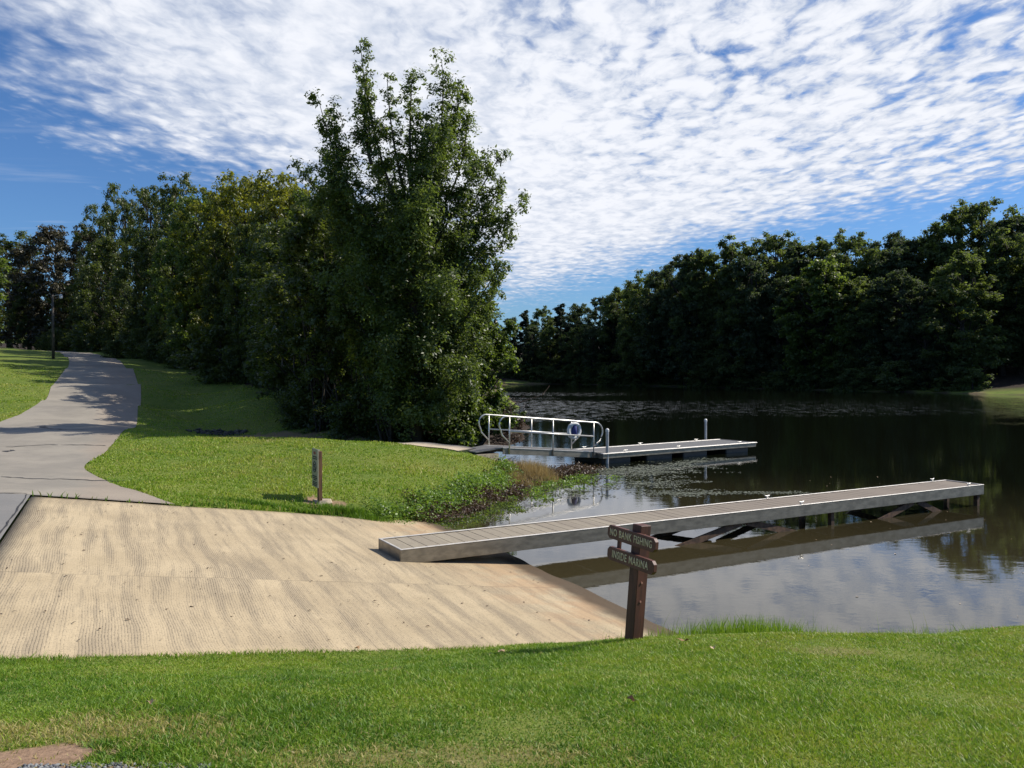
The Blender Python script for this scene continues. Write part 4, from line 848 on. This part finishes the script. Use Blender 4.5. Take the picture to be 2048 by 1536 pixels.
for nm, lx, ly, top, lb in (('piling', .28, .06, 1.50, 'round metal piling with pale cap at the gangway end of the dock'), ('piling', DL - .85, DW + .14, 1.50, 'round metal piling with pale cap at the far outer side of the dock')):
    c_, s_ = math.cos(DA), math.sin(DA); pt = (3.86 + c_ * lx - s_ * ly, 35.1 + s_ * lx + c_ * ly, 0)
    r = empty(nm, pt); tag(r, lb, 'piling')
    mb = MB(); mb.tube([(0, 0, -1.8), (0, 0, top - .12)], .068, 16); mb.build('shaft', M['pile'], r, smooth=False)
    mb = MB(); mb.tube([(0, 0, top - .13), (0, 0, top - .03), (0, 0, top), (0, 0, top + .02)], [.080, .080, .05, .01], 16); mb.build('cap', M['white_tube'], r)

# ------------------------------------------------------------------ gangway
GA = math.atan2(.54, .83); GW = 1.5; GL = 4.27
gang = empty('gangway', (-.12, 33.0, 0), GA); tag(gang, 'aluminium gangway with looped handrails sloping down to the floating dock', 'gangway')
gz = lambda t: .88 - .089 * t
SH = Matrix(((1, 0, 0, 0), (0, 1, 0, 0), (-.089, 0, 1, .88), (0, 0, 0, 1)))
mb = MB(); mb.box(-.28, GL + .45, .05, GW - .05, -.06, -.012, SH); mb.build('deck', M['deck_grey'], gang)
for y0 in (0, GW - .045):
    mb = MB(); mb.box(-.28, GL + .5, y0, y0 + .045, -.24, .0, SH); o = mb.build('side_beam', M['alu'], gang)
    mb = MB(); mb.box(-.28, GL + .5, y0 - .02, y0 + .055, .001, .02, SH); mb.build('edge_trim', M['alu_edge'], o)
g0 = .78; mb = MB(); fl = [(-1.45, .12, g0 + .02), (-1.45, GW - .12, g0 + .02), (-.26, GW - .06, .92), (-.26, .06, .92)]; fb = [(a, b_, c_ - .035) for a, b_, c_ in fl]
mb.add(fl + fb, [(0, 1, 2, 3), (7, 6, 5, 4), (0, 4, 5, 1), (1, 5, 6, 2), (2, 6, 7, 3), (3, 7, 4, 0)]); mb.build('transition_plate', M['deck_grey'], gang)
RH = 1.27
for y0, yr in ((-.035, 'n'), (GW + .035, 'f')):
    def q(t, z): return (t, y0, gz(t) + z)
    pts = [q(0, .22), q(-.36, .52)]
    for k in range(0, 11):
        a = math.radians(215 - k * 12.5); pts.append(q(-.12 + .36 * math.cos(a), RH - .36 + .36 * math.sin(a)))
    pts += [q(GL * k / 4, RH) for k in range(1, 5)]
    for k in range(0, 11):
        a = math.radians(90 - k * 12.5); pts.append(q(GL + .12 + .36 * math.cos(a), RH - .36 + .36 * math.sin(a)))
    pts += [q(GL + .36, .52), q(GL, .22)]
    mb = MB(); mb.tube(pts, .032, 8); mb.build('handrail', M['alu_tube'], gang, smooth=True)
    mb = MB(); mb.tube([q(0, .68), q(GL, .68)], .03, 8); mb.build('mid_rail', M['alu_tube'], gang, smooth=True)
    for k in range(3):
        t = GL * k / 2; mb = MB(); mb.tube([q(t, -.24), q(t, RH)], .028, 8); mb.build('rail_post', M['alu_tube'], gang, smooth=True)
# landing edge under the plate
mb = MB(); mb.box(-1.45, -.45, .05, GW - .05, .35, .70); ab = mb.build('landing_wall', M['concrete'], loc=(-.12, 33.0, 0)); ab.rotation_euler = (0, 0, GA); tag(ab, 'concrete footing under the shore end of the gangway', 'footing')

# ring buoy on the gangway rail
rg = empty('ring_buoy', (0, 0, 0)); c_, s_ = math.cos(GA), math.sin(GA); lt_, ly_ = 3.33, .10
rg.location = (-.12 + c_ * lt_ - s_ * ly_, 33.0 + s_ * lt_ + c_ * ly_, gz(lt_) + RH - .41); rg.rotation_euler = (0, 0, GA)
tag(rg, 'white ring buoy hanging on the gangway rail', 'life ring')
mb = MB(); R0, r0 = .29, .082; n1_, n2_ = 32, 12
mb.add([((R0 + r0 * math.cos(b_)) * math.cos(a), r0 * math.sin(b_) * .8, (R0 + r0 * math.cos(b_)) * math.sin(a)) for a in [2 * math.pi * i / n1_ for i in range(n1_)] for b_ in [2 * math.pi * j / n2_ for j in range(n2_)]],
       [(i * n2_ + j, i * n2_ + (j + 1) % n2_, ((i + 1) % n1_) * n2_ + (j + 1) % n2_, ((i + 1) % n1_) * n2_ + j) for i in range(n1_) for j in range(n2_)])
mb.build('ring', M['ring'], rg, smooth=True)
mb = MB(); mb.tube([(0, 0, -.20), (0, 0, -.16), (.01, 0, 0), (0, 0, .2), (0, 0, .26)], [.06, .125, .13, .11, .05], 10); o = mb.build('rope_bag', M['blue'], rg, smooth=True); 
mb = MB(); mb.tube([(0, 0, .2), (0, -.02, .40)], .012, 5)
for a in range(4):
    an = math.radians(45 + 90 * a); mb.tube([(R0 * math.cos(an) + .095 * math.cos(an) * math.cos(f), .09 * math.sin(f), R0 * math.sin(an) + .095 * math.sin(an) * math.cos(f)) for f in [2 * math.pi * k / 10 for k in range(11)]], .01, 5)
mb.build('rope', M['rope'], rg)

# ------------------------------------------------------------------ writing helper
def text_mesh(body, size, m, parent, name='lettering', thick=.003, bold=0.0, sx=1.0):
    cu = bpy.data.curves.new('t', 'FONT'); cu.body = body; cu.size = size; cu.align_x = 'CENTER'; cu.align_y = 'CENTER'; cu.extrude = thick; cu.offset = bold; cu.resolution_u = 3; cu.space_character = 1.1; cu.space_word = 1.25
    to = bpy.data.objects.new('t', cu); C.objects.link(to); dg = bpy.context.evaluated_depsgraph_get()
    me = bpy.data.meshes.new_from_object(to.evaluated_get(dg)); bpy.data.objects.remove(to)
    me.transform(Matrix.Scale(sx, 4, (1, 0, 0)))
    me.transform(Matrix.Rotation(math.pi / 2, 4, 'X'))
    me.materials.clear(); return link(name, me, parent, m)

# ------------------------------------------------------------------ brown timber sign
sx_, sy_ = 1.285, 8.72; sz_ = float(H(sx_, sy_)[0]); RS = math.atan2(-.855, .52)
sign = empty('timber_sign', (sx_, sy_, sz_), RS); sign.rotation_euler = (Matrix.Rotation(math.radians(4.0), 4, 'Y') @ Matrix.Rotation(RS, 4, 'Z')).to_euler(); tag(sign, 'brown timber post sign reading NO BANK FISHING INSIDE MARINA', 'sign')
# local x runs along the boards (toward the viewer's right), local -y faces the reader
mb = MB(); mb.box(-.07, .07, -.07, .07, -.5, 1.22)
po = mb.build('post', M['brown_paint'], sign, bevel=.006)
def board(z, x0, x1, hh, txt, size):
    mb = MB(); y0, y1 = -.118, -.072; c = .035
    pr = [(x0 + c, -hh), (x1 - c, -hh), (x1, -hh + c), (x1, hh - c), (x1 - c, hh), (x0 + c, hh), (x0, hh - c), (x0, -hh + c)]
    mb.add([(a, y0, b_) for a, b_ in pr] + [(a, y1, b_) for a, b_ in pr], [tuple(range(8)), tuple(range(15, 7, -1))] + [(i, i + 8, (i + 1) % 8 + 8, (i + 1) % 8) for i in range(8)])
    o = mb.build('board', M['brown_board'], sign, bevel=.003, loc=(0, 0, z))
    t_ = text_mesh(txt, size, M['letter'], o, bold=.0012, sx=.685); t_.location = ((x0 + x1) / 2, y0 - .001, 0)
    return o
board(1.075, -.42, .36, .072, 'NO BANK FISHING', .108)
board(.845, -.40, .36, .072, 'INSIDE MARINA', .112)
mb = MB(); mb.box(-.30, -.255, -.069, -.045, .80, 1.12); mb.build('batten', M['brown_paint'], sign)
for z in (1.12, .62, .42):
    mb = MB(); mb.tube([(.070, -.01, z), (.078, -.01, z)], .012, 8); mb.build('bolt', M['bare_wood'], sign)

# ------------------------------------------------------------------ small notice sign on the lawn
nx, ny = -4.98, 21.25; nz = float(H(nx, ny)[0]); RN = math.radians(-60)
ns = empty('notice_sign', (nx, ny, nz), RN); tag(ns, 'narrow notice board on a wooden post standing on the lawn by the ramp', 'sign')
mb = MB(); mb.box(.10, .22, -.05, .05, -.4, 1.27); mb.build('post', M['old_post'], ns, bevel=.008)
mb = MB(); mb.box(-.24, .25, -.082, -.056, .34, 1.32); bo = mb.build('notice_board', M['sign_face'], ns, bevel=.004)
mb = MB(); yb = -.0865
for z, w0, hh in ((1.12, .34, .016), (1.07, .36, .014), (.62, .36, .014), (.575, .36, .014), (.53, .2, .014), (.47, .34, .012), (.43, .36, .012), (.39, .3, .012)):
    k = 0; x_ = .005 - w0 / 2
    while x_ < .005 + w0 / 2: L_ = .02 + .03 * random.random(); mb.box(x_, x_ + L_, yb, -.0825, z - hh, z + hh); x_ += L_ + .012
mb.build('small_print', M['ink'], bo)
mb = MB(); mb.tube([(.005 + .12 * math.cos(a), yb + .001, .86 + .135 * math.sin(a)) for a in [2 * math.pi * k / 24 for k in range(25)]], .011, 6)
mb.tube([(-.085, yb + .001, .95), (.09, yb + .001, .77)], .011, 6); mb.tube([(.02, yb + .001, .93), (-.03, yb + .001, .87), (.04, yb + .001, .84), (.0, yb + .001, .78)], .013, 6)
mb.build('pictogram', M['ink'], bo)
mb = MB(); 
for x_ in (-.08, -.02, .04): mb.box(x_, x_ + .04, yb, -.0825, 1.18, 1.25)
mb.build('heading', M['red_ink'], bo)
mb = MB(); mb.tube([(.16, -.02, 1.27), (.16, -.02, 1.31)], .02, 6); mb.build('bolt', M['alu_tube'], ns)
mb = MB(); k = 11
rim = [((.24 + .05 * math.sin(j * 2.3)) * math.cos(6.283 * j / k), (.20 + .04 * math.cos(j * 1.7)) * math.sin(6.283 * j / k)) for j in range(k)]
mb.add([(a, b_, -.08) for a, b_ in rim] + [(a * .85, b_ * .85, .02 + .012 * math.sin(a * 40)) for a, b_ in rim], [tuple(range(k))[::-1], tuple(range(k, 2 * k))] + [(j, (j + 1) % k, (j + 1) % k + k, j + k) for j in range(k)])
o = mb.build('concrete_footing', M['concrete'], loc=(nx + .12, ny - .02, nz)); tag(o, 'lump of pale concrete around the foot of the notice sign', 'footing')

# ------------------------------------------------------------------ street light
lx, ly = at(107, 720, 4.65)[:2] if False else ((107 - 1024) / F * 88.0, 88.0); lz = float(H(lx, ly)[0])
sl = empty('street_light', (lx, ly, lz)); tag(sl, 'wooden pole with small white lamp beside the road bend', 'street light')
hp = CAMZ + (740 - 592) / F * 88 - lz
mb = MB(); mb.tube([(0, 0, -.4), (0, 0, hp * .5), (0, 0, hp + .1)], [.15, .13, .10], 10); mb.build('pole', M['pole_wood'], sl, smooth=True)
mb = MB(); mb.tube([(0, 0, hp - .15), (.35, 0, hp + .08), (.85, 0, hp + .10)], .035, 6); mb.build('arm', M['alu_tube'], sl, smooth=True)
mb = MB(); mb.tube([(.85, 0, hp + .16), (.87, 0, hp + .02), (.88, 0, hp - .06)], [.10, .17, .20], 10); lh = mb.build('lamp_head', M['white_tube'], sl, smooth=True)
mb = MB(); mb.tube([(.88, 0, hp - .065), (.88, 0, hp - .24), (.88, 0, hp - .33)], [.18, .17, .06], 10); mb.build('lamp_shade', M['lamp_glass'], lh, smooth=True)
